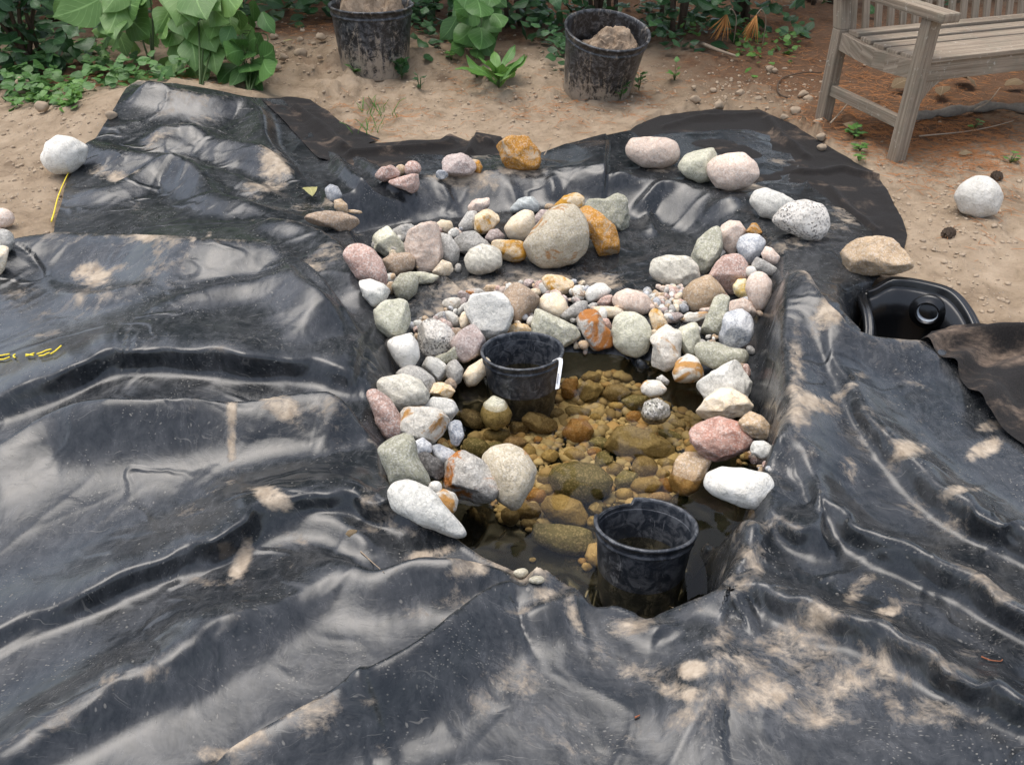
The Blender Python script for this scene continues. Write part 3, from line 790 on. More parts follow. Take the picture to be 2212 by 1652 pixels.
def tube(points, rad, seg=8, cap=True):
    P = np.array(points, float); n = len(P); rad = np.broadcast_to(np.asarray(rad, float), (n,))
    T = np.gradient(P, axis=0); T /= np.linalg.norm(T, axis=1)[:, None] + 1e-12
    ref = np.array([0, 0, 1.0]) if abs(T[0, 2]) < .9 else np.array([1.0, 0, 0])
    V = []; 
    for i in range(n):
        x = np.cross(ref, T[i]); x /= np.linalg.norm(x) + 1e-12; y = np.cross(T[i], x)
        a = np.linspace(0, 2 * math.pi, seg, endpoint=False)
        V.append(P[i] + rad[i] * (np.cos(a)[:, None] * x + np.sin(a)[:, None] * y))
    V = np.concatenate(V)
    F = [[i * seg + q, i * seg + (q + 1) % seg, (i + 1) * seg + (q + 1) % seg, (i + 1) * seg + q] for i in range(n - 1) for q in range(seg)]
    if cap:
        c0, c1 = len(V), len(V) + 1
        V = np.vstack([V, P[0], P[-1]])
        F += [[c0, (q + 1) % seg, q, q] for q in range(seg)] + [[c1, (n - 1) * seg + q, (n - 1) * seg + (q + 1) % seg, (n - 1) * seg + (q + 1) % seg] for q in range(seg)]
        F = [f if f[2] != f[3] else f[:3] for f in F]
        return V, F
    return V, F

def pot(label, loc, r, rb, h, tilt=(0, 0, 0), mat=None, squash=1.0, gap=None, group=None, flutes=0.0):
    root = empty("nursery_pot", loc, tilt)
    t = 0.004
    def wob(V, a):
        V = V.copy()
        V[..., 1] *= squash
        k = 1 + 0.018 * np.cos(2 * a + 0.7)[:, None] * (V[..., 2] / h) + flutes * np.cos(26 * a)[:, None] * np.clip(1.15 - V[..., 2] / (h * .8), 0, 1)
        V[..., 0] *= k; V[..., 1] *= k
        return V
    R = lambda z: rb + (r - rb) * z / h
    zz = np.linspace(0.012, h * 0.86, 9)
    prof = [(0.001, 0.0), (rb * .55, 0.002), (rb * .9, 0.0), (rb, 0.006)] + [(R(z), z) for z in zz] + [(R(h * .88), h * .88)]
    inner = [(R(h * .88) - t, h * .88)] + [(R(z) - t, z) for z in zz[::-1]] + [(rb * .9, 0.010), (0.001, 0.010)]
    V, F = lathe(prof + inner, 104 if flutes else 72, wob)
    link_mesh("body", V, F, mat, root)
    # rolled rim: stepped band with two beads
    s = h / .24
    r0 = R(h * .86)
    rp = [(r0 - t, h * .865), (r0 + .001, h * .86), (r0 + .004 * s, h * .868), (r0 + .0045 * s, h * .885), (r0 + .001 * s, h * .895), (r0 + .001 * s, h * .91), (r0 + .003 * s, h * .925), (r0 + .003 * s, h * .965),
          (r0 + .009 * s, h * .968), (r0 + .0095 * s, h * .992), (r0 + .006 * s, h), (r0 + .001 * s, h * .998), (r0 - .001 * s, h * .96), (r0 - .002 * s, h * .92), (r0 - t, h * .865)]
    V, F = lathe(rp, 104 if flutes else 72, wob)
    if gap:
        n = len(rp); seg = 104 if flutes else 72
        a = np.arctan2(V[:, 1], V[:, 0]).reshape(seg, n)
        V = V.reshape(seg, n, 3)
        cut = (a > gap[0]) & (a < gap[1])
        sel = cut & (V[..., 2] > h * .93)
        V[sel, 2] = h * .93 - 0.15 * (V[sel, 2] - h * .93)
        k = np.where(sel, 0.985, 1.0); V[..., 0] *= k; V[..., 1] *= k
        V = V.reshape(-1, 3)
    link_mesh("rim", V, F, mat, root)
    tag(root, label, "plant pot", group)
    return root

# pond pots stand on the liner floor
def pot_at(px, py, zr):
    return unproj(np.array(float(px)), np.array(float(py)), zr)
q = pot_at(1131, 759, -0.060)
POT1 = pot("ribbed black nursery pot standing in water near the pebble dam, white tag on its rim", (q[0], q[1], -0.296), .1255, .100, .236, (math.radians(-3), 0, 0.3), M_POT, .95, None, "black pots in the pond", .004)
q = pot_at(1388, 1136, -0.050)
POT2 = pot("black nursery pot with a torn rim standing in water at the pond's front", (q[0] + .004, q[1] - .02, -0.296), .1185, .099, .246, (math.radians(-8), math.radians(1.5), 0.0), M_POT, .90, (1.75, 2.85), "black pots in the pond", .004)

def heap(label, parent_pot, r, h0, bumps, seed, squash=1.0):
    """soil lying in a pot"""
    n = 46; V = []; F = []
    for i in range(n):
        rr = r * i / (n - 1)
        for j in range(64):
            a = 2 * math.pi * j / 64
            V.append((rr * math.cos(a), rr * math.sin(a), 0))
    V = np.array(V)
    z = h0 + 0 * V[:, 0]
    for bx, by, br, bh in bumps:
        z = z + bh * np.exp(-(((V[:, 0] - bx) ** 2 + (V[:, 1] - by) ** 2) / br ** 2) ** 1.6)
    z = z + .030 * fbm(V[:, 0] * 16, V[:, 1] * 16, seed=seed, oct=4) + .012 * fbm(V[:, 0] * 45, V[:, 1] * 45, seed=seed + 3, oct=3)
    e = np.hypot(V[:, 0], V[:, 1]) / r
    V[:, 2] = z - 0.05 * sstep((e - .9) / .1)
    V[:, 0] += .012 * vnoise(V[:, 0] * 30, V[:, 1] * 30, z * 30, seed + 7) * (e < .93)
    F = [[i * 64 + j, i * 64 + (j + 1) % 64, (i + 1) * 64 + (j + 1) % 64, (i + 1) * 64 + j] for i in range(n - 1) for j in range(64)]
    o = link_mesh("soil_heap", V, np.array(F), M_HEAP)
    o.matrix_world = Matrix.Translation(parent_pot.location) @ parent_pot.rotation_euler.to_matrix().to_4x4()
    tag(o, label, "soil")
    return o
q = hit(803, 168)
PL = pot("large dusty black pot heaped with soil clods, rear left of the pond", (q[0], q[1] + .16, q[2] - .02), .218, .185, .37, (0, math.radians(1), 0.4), M_POTD, 1.0, None, "big black pots by the shrubs")
heap("heap of dry tan soil clods rising above the rear left pot's rim", PL, .196, .30, [(-.075, -.02, .085, .22), (.06, .0, .12, .10), (.13, -.05, .06, .05)], 5)
q = hit(1290, 205)
PR = pot("large muddy black pot tipped towards the pond, rear right", (q[0] + .005, q[1] + .14, q[2] - .03), .211, .176, .36, (math.radians(15), math.radians(3), 0.2), M_POTD, 1.0, None, "big black pots by the shrubs")
heap("dry tan soil lying in the right half of the tipped muddy pot", PR, .186, .21, [(.09, .05, .12, .10), (.0, .02, .14, .03)], 9)

# white plant tag bent over the rear pond pot's rim
def ribbon(pts, wid, th=.0012):
    P = np.array(pts, float); n = len(P)
    T = np.gradient(P, axis=0); T /= np.linalg.norm(T, axis=1)[:, None]
    W = np.asarray(wid, float)
    V = []; F = []
    for i in range(n):
        N = np.cross(T[i], W); N /= np.linalg.norm(N)
        for s, q_ in ((-1, -1), (1, -1), (1, 1), (-1, 1)):
            V.append(P[i] + W * s * .5 + N * q_ * th)
    for i in range(n - 1):
        for s in range(4):
            F.append((i * 4 + s, i * 4 + (s + 1) % 4, i * 4 + 4 + (s + 1) % 4, i * 4 + 4 + s))
    F += [(0, 1, 2, 3), (4 * n - 1, 4 * n - 2, 4 * n - 3, 4 * n - 4)]
    return np.array(V), F
rc = np.array(POT1.location); 
def tpt(px, py, tt): return CAM + tt * ray(np.array(float(px)), np.array(float(py)))
V, F = ribbon([tpt(1197, 779, 2.70), tpt(1206, 774, 2.69), tpt(1211, 776, 2.675), tpt(1211.5, 784, 2.67), tpt(1207.5, 812, 2.655), tpt(1203.5, 840, 2.645)], np.array([.0115, 0.004, 0]), .0009)
ptag = link_mesh("plant_tag", V, F, M_TAGW, smooth=False)
tag(ptag, "white plastic plant tag hooked over the right rim of the rear pond pot", "plant tag")
V, F = ribbon([tpt(1206.2, 806, 2.652), tpt(1203.4, 828, 2.644)], np.array([.0022, .0008, 0]), .0009)
link_mesh("printed_line", V, F, mat_plain("grey_print", (.22, .22, .24), .6), ptag, smooth=False)

# ---- black filter tub sunk in the ground, right
def tub():
    far = [(1872, 601), (1900, 598), (1960, 601), (2010, 610), (2050, 622), (2085, 642), (2118, 668), (2138, 694), (2150, 720)]
    a = np.array(far, float)
    top = unproj(a[:, 0], a[:, 1], 0.045)[:, :2]
    e = top[-1]; s = top[0]; m_ = unproj(np.array([2070., 1960., 1850.]), np.array([756., 758., 752.]), 0.0)[:, :2]
    near = np.array([[e[0] - .01, e[1] - .05], m_[0] - [-.03, .01], m_[1] - [0, .02], m_[2] - [0, .01], [s[0] - .035, s[1] - .2]])
    zdrop = lambda q: -0.075 * sstep((s[1] - .06 - q[:, 1]) / .26) - 0.06 * sstep((s[0] + .10 - q[:, 0]) / .10)
    ring = smooth_poly(np.vstack([top, near]), 6, closed=True)
    c = ring.mean(0); n = len(ring)
    d = np.roll(ring, -1, 0) - np.roll(ring, 1, 0); d /= np.linalg.norm(d, axis=1)[:, None] + 1e-9
    nor = np.c_[-d[:, 1], d[:, 0]]
    if ((ring + nor * .01 - c) ** 2).sum() > ((ring - c) ** 2).sum(): nor = -nor      # inward
    levels = [(-.014, .024), (-.014, .040), (-.008, .044), (-.002, .041), (.003, .041), (.006, .044), (.013, .044), (.016, .039), (.017, .020), (.022, .012), (.030, .010), (.034, -.10), (.040, -.26), (.08, -.275)]
    V = []; 
    for off, z in levels: V.append(np.c_[ring + nor * off, np.full(n, z) + zdrop(ring)])
    V = np.concatenate(V)
    F = [(l * n + i, l * n + (i + 1) % n, (l + 1) * n + (i + 1) % n, (l + 1) * n + i) for l in range(len(levels) - 1) for i in range(n)]
    F.append(tuple(range((len(levels) - 1) * n, len(levels) * n)))
    root = empty("filter_tub", (c[0], c[1], 0))
    off = np.array([c[0], c[1], 0])
    link_mesh("tub_shell", V - off, F, M_TUB, root)
    # bulkhead fitting through the far wall
    m = pot_hit = None
    px, py = 2006, 672
    dd = ray(np.array(float(px)), np.array(float(py)))
    # the far wall near that point: plane through the ring there
    best = None
    for t in np.arange(2.2, 3.4, .004):
        p = CAM + t * dd
        if p[2] < -.3: break
        dmin = np.hypot(*(ring + nor * (.032 + (0 - p[2]) * .04) - p[:2]).T)
        k = int(dmin[6:46].argmin()) + 6
        if best is None or dmin[k] < best[0]: best = (dmin[k], p, nor[k])
    p, nn = best[1], np.array([best[2][0], best[2][1], 0.10]); nn /= np.linalg.norm(nn)
    rot = Vector(nn).to_track_quat('Z', 'Y').to_matrix()
    def ring_part(name, prof, mat):
        V, F = lathe(prof, 48)
        V = np.array([rot @ Vector(v) for v in V]) + p - off
        return link_mesh(name, V, F, mat, root)
    ring_part("flange", [(.034, -.01), (.058, -.01), (.060, .010), (.055, .018), (.042, .018), (.040, .026), (.034, .026), (.033, -.01)], M_TUB)
    ring_part("pipe", [(.0335, .014), (.0345, -.012), (.0345, -.17), (.0310, -.17), (.0310, .014), (.0335, .014)], M_PIPE)
    V, F = lathe([(.0001, -.16), (.0308, -.16)], 48); V = np.array([rot @ Vector(v) for v in V]) + p - off
    link_mesh("bore_shade_disc", V, F, mat_plain("bore_shade", (.004, .004, .005), .6), root)  # black disc across the pipe, its colour standing for the shade inside
    tag(root, "glossy black plastic filter tub with a white pipe hole, half covered by liner", "pond filter")
    return root
tub()

# ---- weathered bench
def box_uv(name, size_pts, mat, parent, bev=.004):
    """prisms given as 8-corner arrays, joined in one mesh, grain along the longest side"""
    bm = bmesh.new(); uv = bm.loops.layers.uv.new("UVMap")
    for C in size_pts:
        C = np.array(C, float)
        vs_ = [bm.verts.new(c) for c in C]
        fs = [bm.faces.new([vs_[i] for i in f]) for f in ((0, 3, 2, 1), (4, 5, 6, 7), (0, 1, 5, 4), (1, 2, 6, 5), (2, 3, 7, 6), (3, 0, 4, 7))]
    bmesh.ops.recalc_face_normals(bm, faces=bm.faces)
    if bev: bmesh.ops.bevel(bm, geom=list(bm.edges), offset=bev, segments=2, affect='EDGES', profile=.6)
    bm.verts.ensure_lookup_table()
    me = bpy.data.meshes.new(name)
    # islands for the grain direction
    seen = set(); 
    for f0 in bm.faces:
        if f0 in seen: continue
        st = [f0]; seen.add(f0); isl = []
        while st:
            f = st.pop(); isl.append(f)
            for e in f.edges:
                for g in e.link_faces:
                    if g not in seen: seen.add(g); st.append(g)
        P = np.array([v.co[:] for f in isl for v in f.verts]); c = P.mean(0)
        w, U = np.linalg.eigh(np.cov((P - c).T)); ax = U[:, 2]; b1 = U[:, 1]; b2 = U[:, 0]
        o = random.random() * 9
        for f in isl:
            n = np.array(f.normal[:]); bb = b1 if abs(n @ b2) > abs(n @ b1) else b2
            for lp in f.loops:
                q_ = np.array(lp.vert.co[:]) - c
                lp[uv].uv = (q_ @ ax + o, q_ @ bb + o * .37)
    bm.to_mesh(me); bm.free()
    me.materials.append(mat)
    o = bpy.data.objects.new(name, me); col.objects.link(o)
    o.parent = parent
    return o
def prism(x0, x1, y0, y1, z0, z1, lean=(0, 0), taper=0):
    lx, ly = lean
    return [(x0, y0, z0), (x1, y0, z0), (x1, y1, z0), (x0, y1, z0), (x0 + lx + taper, y0 + ly + taper, z1), (x1 + lx - taper, y0 + ly + taper, z1), (x1 + lx - taper, y1 + ly - taper, z1), (x0 + lx + taper, y1 + ly - taper, z1)]
def bench():
    fb = unproj(np.array(1935.), np.array(345.), 0.0); bb = unproj(np.array(1777.), np.array(262.), 0.0)
    dv = (bb - fb)[:2]; depth = np.linalg.norm(dv); dv /= depth
    ang = math.atan2(-dv[0], dv[1])          # local +y = towards the back
    root = empty("garden_bench", (fb[0], fb[1], 0.0), (0, 0, ang))
    g = .058; D = depth; L = 1.5
    LF = lambda x: prism(x - g / 2, x + g / 2, -g / 2, g / 2, -.06, .60)
    for x in (0, L):
        box_uv("leg", [LF(x)], M_WOOD, root)
        box_uv("leg", [prism(x - g / 2, x + g / 2, D - g / 2, D + g / 2, -.06, .44), prism(x - g / 2, x + g / 2, D - g / 2, D + g / 2 + .001, .4405, .92, (0, .14))], M_WOOD, root)
        box_uv("armrest", [prism(x - .045, x + .045, -.105, D + .06, .602, .642)], M_WOOD, root, .010)
        n = 6; zs = [.352 - .016 * math.sin(math.pi * i / n) for i in range(n + 1)]
        P = []
        for i in range(n):
            y0 = g / 2 + (D - g) * i / n; y1 = g / 2 + (D - g) * (i + 1) / n; e = .0005
            a, b = zs[i], zs[i + 1]
            P.append([(x - .018, y0, a), (x + .018, y0, a), (x + .018, y1 - e, b), (x - .018, y1 - e, b), (x - .018, y0, a + .075), (x + .018, y0, a + .075), (x + .018, y1 - e, b + .075), (x - .018, y1 - e, b + .075)])
        box_uv("side_rail", P, M_WOOD, root, 0)
        box_uv("stretcher", [prism(x - .016, x + .016, g / 2, D - g / 2, .135, .185)], M_WOOD, root)
    box_uv("front_rail", [prism(g / 2, L - g / 2, -.016, .016, .345, .425)], M_WOOD, root)
    box_uv("rear_rail", [prism(g / 2, L - g / 2, D - .016, D + .016, .345, .415)], M_WOOD, root)
    # curved braces
    for sx, x0 in ((1, g / 2), (-1, L - g / 2)):
        n = 8; P = []
        for i in range(n):
            t0, t1 = i / n, (i + 1) / n - .002
            f = lambda t: (x0 + sx * .13 * (1 - math.cos(t * math.pi / 2)), .345 - .17 * (1 - math.sin(t * math.pi / 2)))
            (xa, za), (xb, zb) = f(t0), f(t1)
            if sx < 0: xa, xb, za, zb = xb, xa, zb, za
            P.append([(xa, -.012, za), (xb, -.012, zb), (xb, .012, zb), (xa, .012, za), (xa, -.012, .3445), (xb, -.012, .3445), (xb, .012, .3445), (xa, .012, .3445)])
        box_uv("brace", P, M_WOOD, root, 0)
    S = []
    n = 6; w = (D - .03) / n
    for i in range(n):
        y0 = -.025 + i * (D + .0) / n; z = .438 - .022 * math.sin(math.pi * (i + .5) / n)
        S.append(prism(g / 2 + (.004 if i else 0) - .025 * (0 < i), L - g / 2 + .02 * (0 < i), y0, y0 + w - .012, z - .010, z + .012))
    box_uv("seat", S, M_WOOD, root, .005)
    B = []
    x = .085
    while x < L - .06:
        B.append(prism(x - .018, x + .018, D + .005, D + .02, .36, .86, (0, .13))); x += .072
    B.append(prism(g / 2 - .01, L - g / 2 + .01, D + .10, D + .155, .85, .93))
    box_uv("backrest", B, M_WOOD, root, .003)
    tag(root, "weathered grey wooden garden bench at the right edge of the photo", "bench")
bench()
# ------------------------------------------------------------------ stones
def mat_stone(name, base, second, speck=0.25, speck_col=(0.05, 0.045, 0.04), light=0.15, band=0.0, rust=0.0, rust_col=(0.42, 0.17, 0.04), scale=1.0, rough=0.82, contrast=1.0):
    k = NT("stone_" + name)
    oi = k.n("ShaderNodeObjectInfo")
    off = k.n("ShaderNodeVectorMath", operation='SCALE'); off.inputs[0].default_value = (37.0, 61.0, 23.0); k.l(oi.outputs["Random"], off.inputs["Scale"])
    ad = k.n("ShaderNodeVectorMath", operation='ADD'); k.l(k.coord("Object"), ad.inputs[0]); k.l(off.outputs[0], ad.inputs[1])
    p = ad.outputs[0]
    big = k.noise(p, 14 * scale, 6, 0.62, 0.6)
    mid = k.noise(p, 45 * scale, 6, 0.7, 0.4)
    c = k.mix(k.step(k.math('ADD', k.math('MULTIPLY', big, 0.6), k.math('MULTIPLY', mid, 0.4)), 0.36, 0.64), base, second)
    if band:
        bn = k.n("ShaderNodeTexWave", wave_type='BANDS', bands_direction='DIAGONAL'); k.l(p, bn.inputs["Vector"])
        bn.inputs["Scale"].default_value = 16 * scale; bn.inputs["Distortion"].default_value = 7; bn.inputs["Detail"].default_value = 4; bn.inputs["Detail Scale"].default_value = 1.5
        c = k.mix(k.math('MULTIPLY', k.step(bn.outputs["Fac"], 0.45, 0.85), band), c, tuple(min(1, 1.35 * v + .04) for v in base))
    # mineral grains: dark and pale crystals
    g = k.voro(p, 230 * scale, out="Color")
    sp = k.n("ShaderNodeSeparateColor"); k.l(g, sp.inputs[0])
    patch = k.step(k.noise(p, 20 * scale, 3, 0.6), 0.35, 0.6)
    c = k.mix(k.math('MULTIPLY', k.math('MULTIPLY', k.step(sp.outputs[0], 1 - 0.34, 1 - 0.30), speck), k.math('ADD', 0.4, k.math('MULTIPLY', patch, 0.6))), c, speck_col)
    c = k.mix(k.math('MULTIPLY', k.step(sp.outputs[1], 0.70, 0.74), light), c, (0.80, 0.77, 0.72))
    # veins and scuffs
    vn = k.math('ABSOLUTE', k.math('SUBTRACT', k.noise(p, 17 * scale, 4, 0.6, 1.2), 0.5))
    c = k.mix(k.math('MULTIPLY', k.step(vn, 0.018, 0.004), 0.45), c, tuple(0.45 * v for v in second))
    if rust:
        rn = k.noise(p, 11 * scale, 5, 0.65, 0.8)
        c = k.mix(k.math('MULTIPLY', k.step(rn, 0.62 - 0.28 * rust, 0.72 - 0.28 * rust), 0.85), c, k.mix(mid, tuple(0.6 * v for v in rust_col), rust_col))
    # every stone a little different
    hv = k.n("ShaderNodeHueSaturation"); k.l(c, hv.inputs["Color"])
    hv.inputs["Saturation"].default_value = 1.22
    k.l(k.math('ADD', 0.86, k.math('MULTIPLY', oi.outputs["Random"], 0.28)), hv.inputs["Value"])
    fine = k.noise(p, 160 * scale, 5, 0.75)
    hh = k.math('ADD', k.math('ADD', k.math('MULTIPLY', mid, 0.8), k.math('MULTIPLY', fine, 0.45)), k.math('MULTIPLY', big, 1.2))
    # wet where the stone stands in the water, with a ragged tide mark
    zz = k.n("ShaderNodeSeparateXYZ"); k.l(k.pos(), zz.inputs[0])
    wet = k.step(k.math('ADD', zz.outputs[2], k.math('MULTIPLY', k.math('SUBTRACT', big, 0.5), 0.03)), WATER_Z + .016, WATER_Z + .006)
    c = k.mix(k.math('MULTIPLY', wet, 0.9), hv.outputs[0], k.mix(1.0, hv.outputs[0], (0.62, 0.56, 0.47), 'MULTIPLY'))
    k.bsdf(c, k.math('SUBTRACT', rough, k.math('MULTIPLY', wet, 0.45)), k.bump(hh, 0.75, 0.007), 0.35)
    return k.m

ST = {
 'pink':   mat_stone("pink_granite", (.58, .43, .37), (.41, .29, .25), .35, (.11, .08, .07), .35),
 'palepink': mat_stone("pale_pink", (.72, .60, .51), (.57, .46, .39), .15, (.17, .12, .09), .35),
 'red':    mat_stone("red_granite", (.46, .27, .22), (.56, .40, .34), .3, (.11, .07, .05), .25),
 'grey':   mat_stone("grey", (.47, .45, .41), (.33, .315, .29), .3, (.07, .07, .065), .28),
 'palegrey': mat_stone("pale_grey", (.70, .68, .62), (.53, .515, .47), .22, (.14, .13, .12), .3),
 'white':  mat_stone("white_quartz", (.74, .715, .66), (.60, .57, .51), .12, (.24, .22, .19), .3),
 'whiterust': mat_stone("white_rust", (.72, .685, .61), (.56, .52, .45), .2, (.17, .15, .12), .3, rust=.36, rust_col=(.52, .27, .09)),
 'cream':  mat_stone("cream", (.80, .705, .57), (.68, .57, .42), .1, (.24, .17, .11), .3),
 'creamrust': mat_stone("cream_rust", (.76, .65, .49), (.60, .46, .30), .1, (.24, .16, .1), .3, rust=.42, rust_col=(.56, .30, .08)),
 'beige':  mat_stone("beige_boulder", (.60, .54, .43), (.50, .44, .34), .30, (.15, .12, .085), .3, rust=.20, rust_col=(.48, .26, .12)),
 'tan':    mat_stone("tan", (.55, .43, .31), (.42, .32, .225), .2, (.13, .09, .065), .25),
 'brown':  mat_stone("brown", (.43, .335, .255), (.30, .235, .18), .2, (.08, .06, .05), .2),
 'orange': mat_stone("orange", (.52, .31, .14), (.41, .215, .085), .15, (.14, .06, .02), .2, rust=.34, rust_col=(.60, .51, .40)),
 'rust':   mat_stone("rusty_grey", (.47, .445, .40), (.33, .31, .28), .3, (.08, .07, .06), .28, rust=.50, rust_col=(.48, .20, .07)),
 'green':  mat_stone("grey_green", (.45, .435, .345), (.33, .32, .255), .25, (.09, .085, .065), .28),
 'palegreen': mat_stone("pale_green", (.64, .62, .50), (.47, .455, .36), .3, (.13, .12, .09), .3),
 'blue':   mat_stone("blue_grey", (.62, .615, .60), (.31, .325, .35), .35, (.08, .085, .10), .3),
 'granite': mat_stone("speckled_granite", (.76, .72, .66), (.62, .585, .53), .85, (.075, .07, .065), .5, scale=.75),
 'salt':   mat_stone("black_white_granite", (.46, .44, .38), (.24, .225, .20), .8, (.03, .03, .03), .6, scale=.7),
 'dark':   mat_stone("dark_slate", (.145, .135, .125), (.09, .085, .08), .2, (.03, .03, .03), .12, rough=.6),
 'band':   mat_stone("banded_grey", (.55, .52, .445), (.43, .405, .345), .15, (.12, .105, .085), .22, band=.45),
 'bandblue': mat_stone("banded_blue", (.50, .52, .50), (.38, .395, .385), .12, (.12, .12, .115), .2, band=.6),
 'mauve':  mat_stone("mauve", (.50, .42, .385), (.37, .305, .28), .3, (.09, .07, .06), .3),
 'yellow': mat_stone("yellow_quartz", (.78, .56, .20), (.78, .70, .52), .08, (.3, .2, .08), .3),
 'bedtan': mat_stone("bed_tan", (.46, .425, .335), (.37, .34, .27), .2, (.12, .10, .07), .2, rough=.6),
 'bedyellow': mat_stone("bed_yellow", (.54, .475, .34), (.44, .385, .27), .12, (.16, .11, .07), .2, rough=.6),
 'bedgreen': mat_stone("bed_green", (.27, .28, .215), (.20, .21, .165), .1, (.05, .05, .04), .3, rough=.6),
 'bedorange': mat_stone("bed_orange", (.46, .32, .21), (.38, .26, .17), .15, (.12, .06, .04), .2, rough=.6),
 'bedbrown': mat_stone("bed_brown", (.34, .305, .245), (.26, .23, .185), .2, (.08, .06, .05), .2, rough=.6),
}

def _ico(sub):
    bm = bmesh.new(); bmesh.ops.create_icosphere(bm, subdivisions=sub, radius=1.0)
    v = np.array([x.co[:] for x in bm.verts]); f = np.array([[q.index for q in p.verts] for p in bm.faces])
    bm.free(); return v, f
ICO = {s: _ico(s) for s in (2, 3, 4, 5)}

def outline_radius(P, phi):
    """distance from the origin to the outline polygon in each direction, rounded a little"""
    A = np.linspace(-math.pi, math.pi, 181)[:-1]
    dx, dy = np.cos(A), np.sin(A); r = np.zeros(A.shape)
    for i in range(len(P)):
        a = P[i]; b = P[(i + 1) % len(P)]; e = b - a
        den = dx * e[1] - dy * e[0]; den = np.where(np.abs(den) < 1e-12, 1e-12, den)
        t = (a[0] * e[1] - a[1] * e[0]) / den; s = (a[0] * dy - a[1] * dx) / den
        ok = (t > 0) & (s >= -1e-6) & (s <= 1 + 1e-6)
        r = np.where(ok, np.maximum(r, t), r)
    bad = r <= 0
    if bad.any(): r[bad] = np.interp(A[bad], A[~bad], r[~bad], period=2 * math.pi)
    kx = np.arange(-9, 10); kern = np.exp(-(kx / 3.6) ** 2); kern /= kern.sum()
    r = np.convolve(np.r_[r[-9:], r, r[:9]], kern, mode='valid')
    return np.interp(phi, A, r, period=2 * math.pi)

def stone_points(P, shape, seed, sub):
    """P: outline in metres in the plane facing the camera (x right, y up)."""
    rg = np.random.default_rng(seed)
    d, F = ICO[sub]
    area = 0.5 * abs(np.dot(P[:, 0], np.roll(P[:, 1], -1)) - np.dot(P[:, 1], np.roll(P[:, 0], -1)))
    ext = P.max(0) - P.min(0)
    rad = math.sqrt(area / math.pi)
    depth = {'r': 0.86, 'a': 0.86, 'f': 0.62}[shape] * min(rad, 0.62 * min(ext) + 0.18 * rad)
    # move to a random orientation of the lattice so that no two share triangles
    q = d.copy()
    phi = np.arctan2(q[:, 1], q[:, 0])
    if shape == 'a':     # boxier section
        s = np.sqrt(q[:, 0] ** 2 + q[:, 1] ** 2); cz = q[:, 2]
        e = 1.45; n = (np.abs(s) ** (2 * e) + np.abs(cz) ** (2 * e)) ** (1 / (2 * e))
        q = q / n[:, None]
    R = outline_radius(P, phi)
    p = np.c_[q[:, 0] * R, q[:, 1] * R, q[:, 2] * depth]
    # broken faces
    for _ in range({'r': 3, 'a': 9, 'f': 4}[shape]):
        n = rg.normal(size=3); n[2] = abs(n[2]) * 0.9 + 0.35; n /= np.linalg.norm(n)
        if rg.random() < 0.25: n[2] *= -1
        sup = (p @ n).max(); cut = sup * (rg.uniform(.84, .95) if shape == 'r' else rg.uniform(.68, .90))
        over = np.maximum(p @ n - cut, 0)
        soft = (1 - (0.62 if shape == 'r' else 0.90)) * over
        p = p - (over - soft)[:, None] * n
    # hollows and lumps
    off = rg.uniform(-50, 50, 3); sc = 1 / rad
    nrm = p / (np.linalg.norm(p, axis=1)[:, None] + 1e-9)
    a1 = {'r': .045, 'a': .060, 'f': .05}[shape]
    m = fbm(p[:, 0] * sc * 1.3 + off[0], p[:, 1] * sc * 1.3 + off[1], p[:, 2] * sc * 1.3 + off[2], seed=seed % 97, oct=3)
    h = fbm(p[:, 0] * sc * 4 + off[1], p[:, 1] * sc * 4 + off[2], p[:, 2] * sc * 4 + off[0], seed=seed % 89, oct=3)
    ridge = 0.25 - np.abs(vnoise(p[:, 0] * sc * 2 + off[2], p[:, 1] * sc * 2.6 + off[0], p[:, 2] * sc * 2 + off[1], seed=3))
    k = a1 * m + {'r': .010, 'a': .028, 'f': .018}[shape] * h - {'r': .0, 'a': .05, 'f': .03}[shape] * np.maximum(ridge, 0)
    p = p + nrm * (k * rad)[:, None]
    # keep the traced outline's size
    for ax in (0, 1):
        lo, hi = P[:, ax].min(), P[:, ax].max()
        a, b = p[:, ax].min(), p[:, ax].max()
        p[:, ax] = lo * 1.08 + (p[:, ax] - a) * (hi - lo) * 1.08 / (b - a)
    return p, F

def view_frame(px, py):
    d = ray(np.array(float(px)), np.array(float(py))); L = np.linalg.norm(d); w = -d / L
    u = np.cross(UPV, w); u /= np.linalg.norm(u); v = np.cross(w, u)
    return d, u, v, w

def splat(p):
    """raise the support table under a laid stone"""
    i = np.round((p[:, 0] - GX0) / GS).astype(int); j = np.round((p[:, 1] - GY0) / GS).astype(int)
    ok = (i >= 1) & (j >= 1) & (i < HT.shape[1] - 1) & (j < HT.shape[0] - 1)
    i, j, z = i[ok], j[ok], p[ok, 2]
    for di in (0, 1):
        for dj in (0, 1):
            np.maximum.at(HT, (j + dj, i + di), z)

CROP = {'A': (2.9877, 0, 0), 'B': (2.9877, 737.3, 0), 'C': (2.9877, 1474.7, 0), 'D': (2.9877, 0, 512), 'E': (2.9877, 737.3, 341.4), 'F': (2.9877, 737.3, 768), 'G': (2.9877, 1474.7, 512),
        'H': (2.592, 0, 1024), 'I': (2.592, 768, 1024), 'J': (2.592, 1358.6, 1024), 'K': (3.8717, 341.3, 256), 'L': (3.8717, 1194.7, 213.3), 'M': (7.4444, 921.7, 546.2),
        'N': (6.050, 1194.7, 546.2), 'O': (6.453, 802.2, 512), 'Q': (4.3016, 1484.9, 469.4), 'V': (1, 0, 0)}

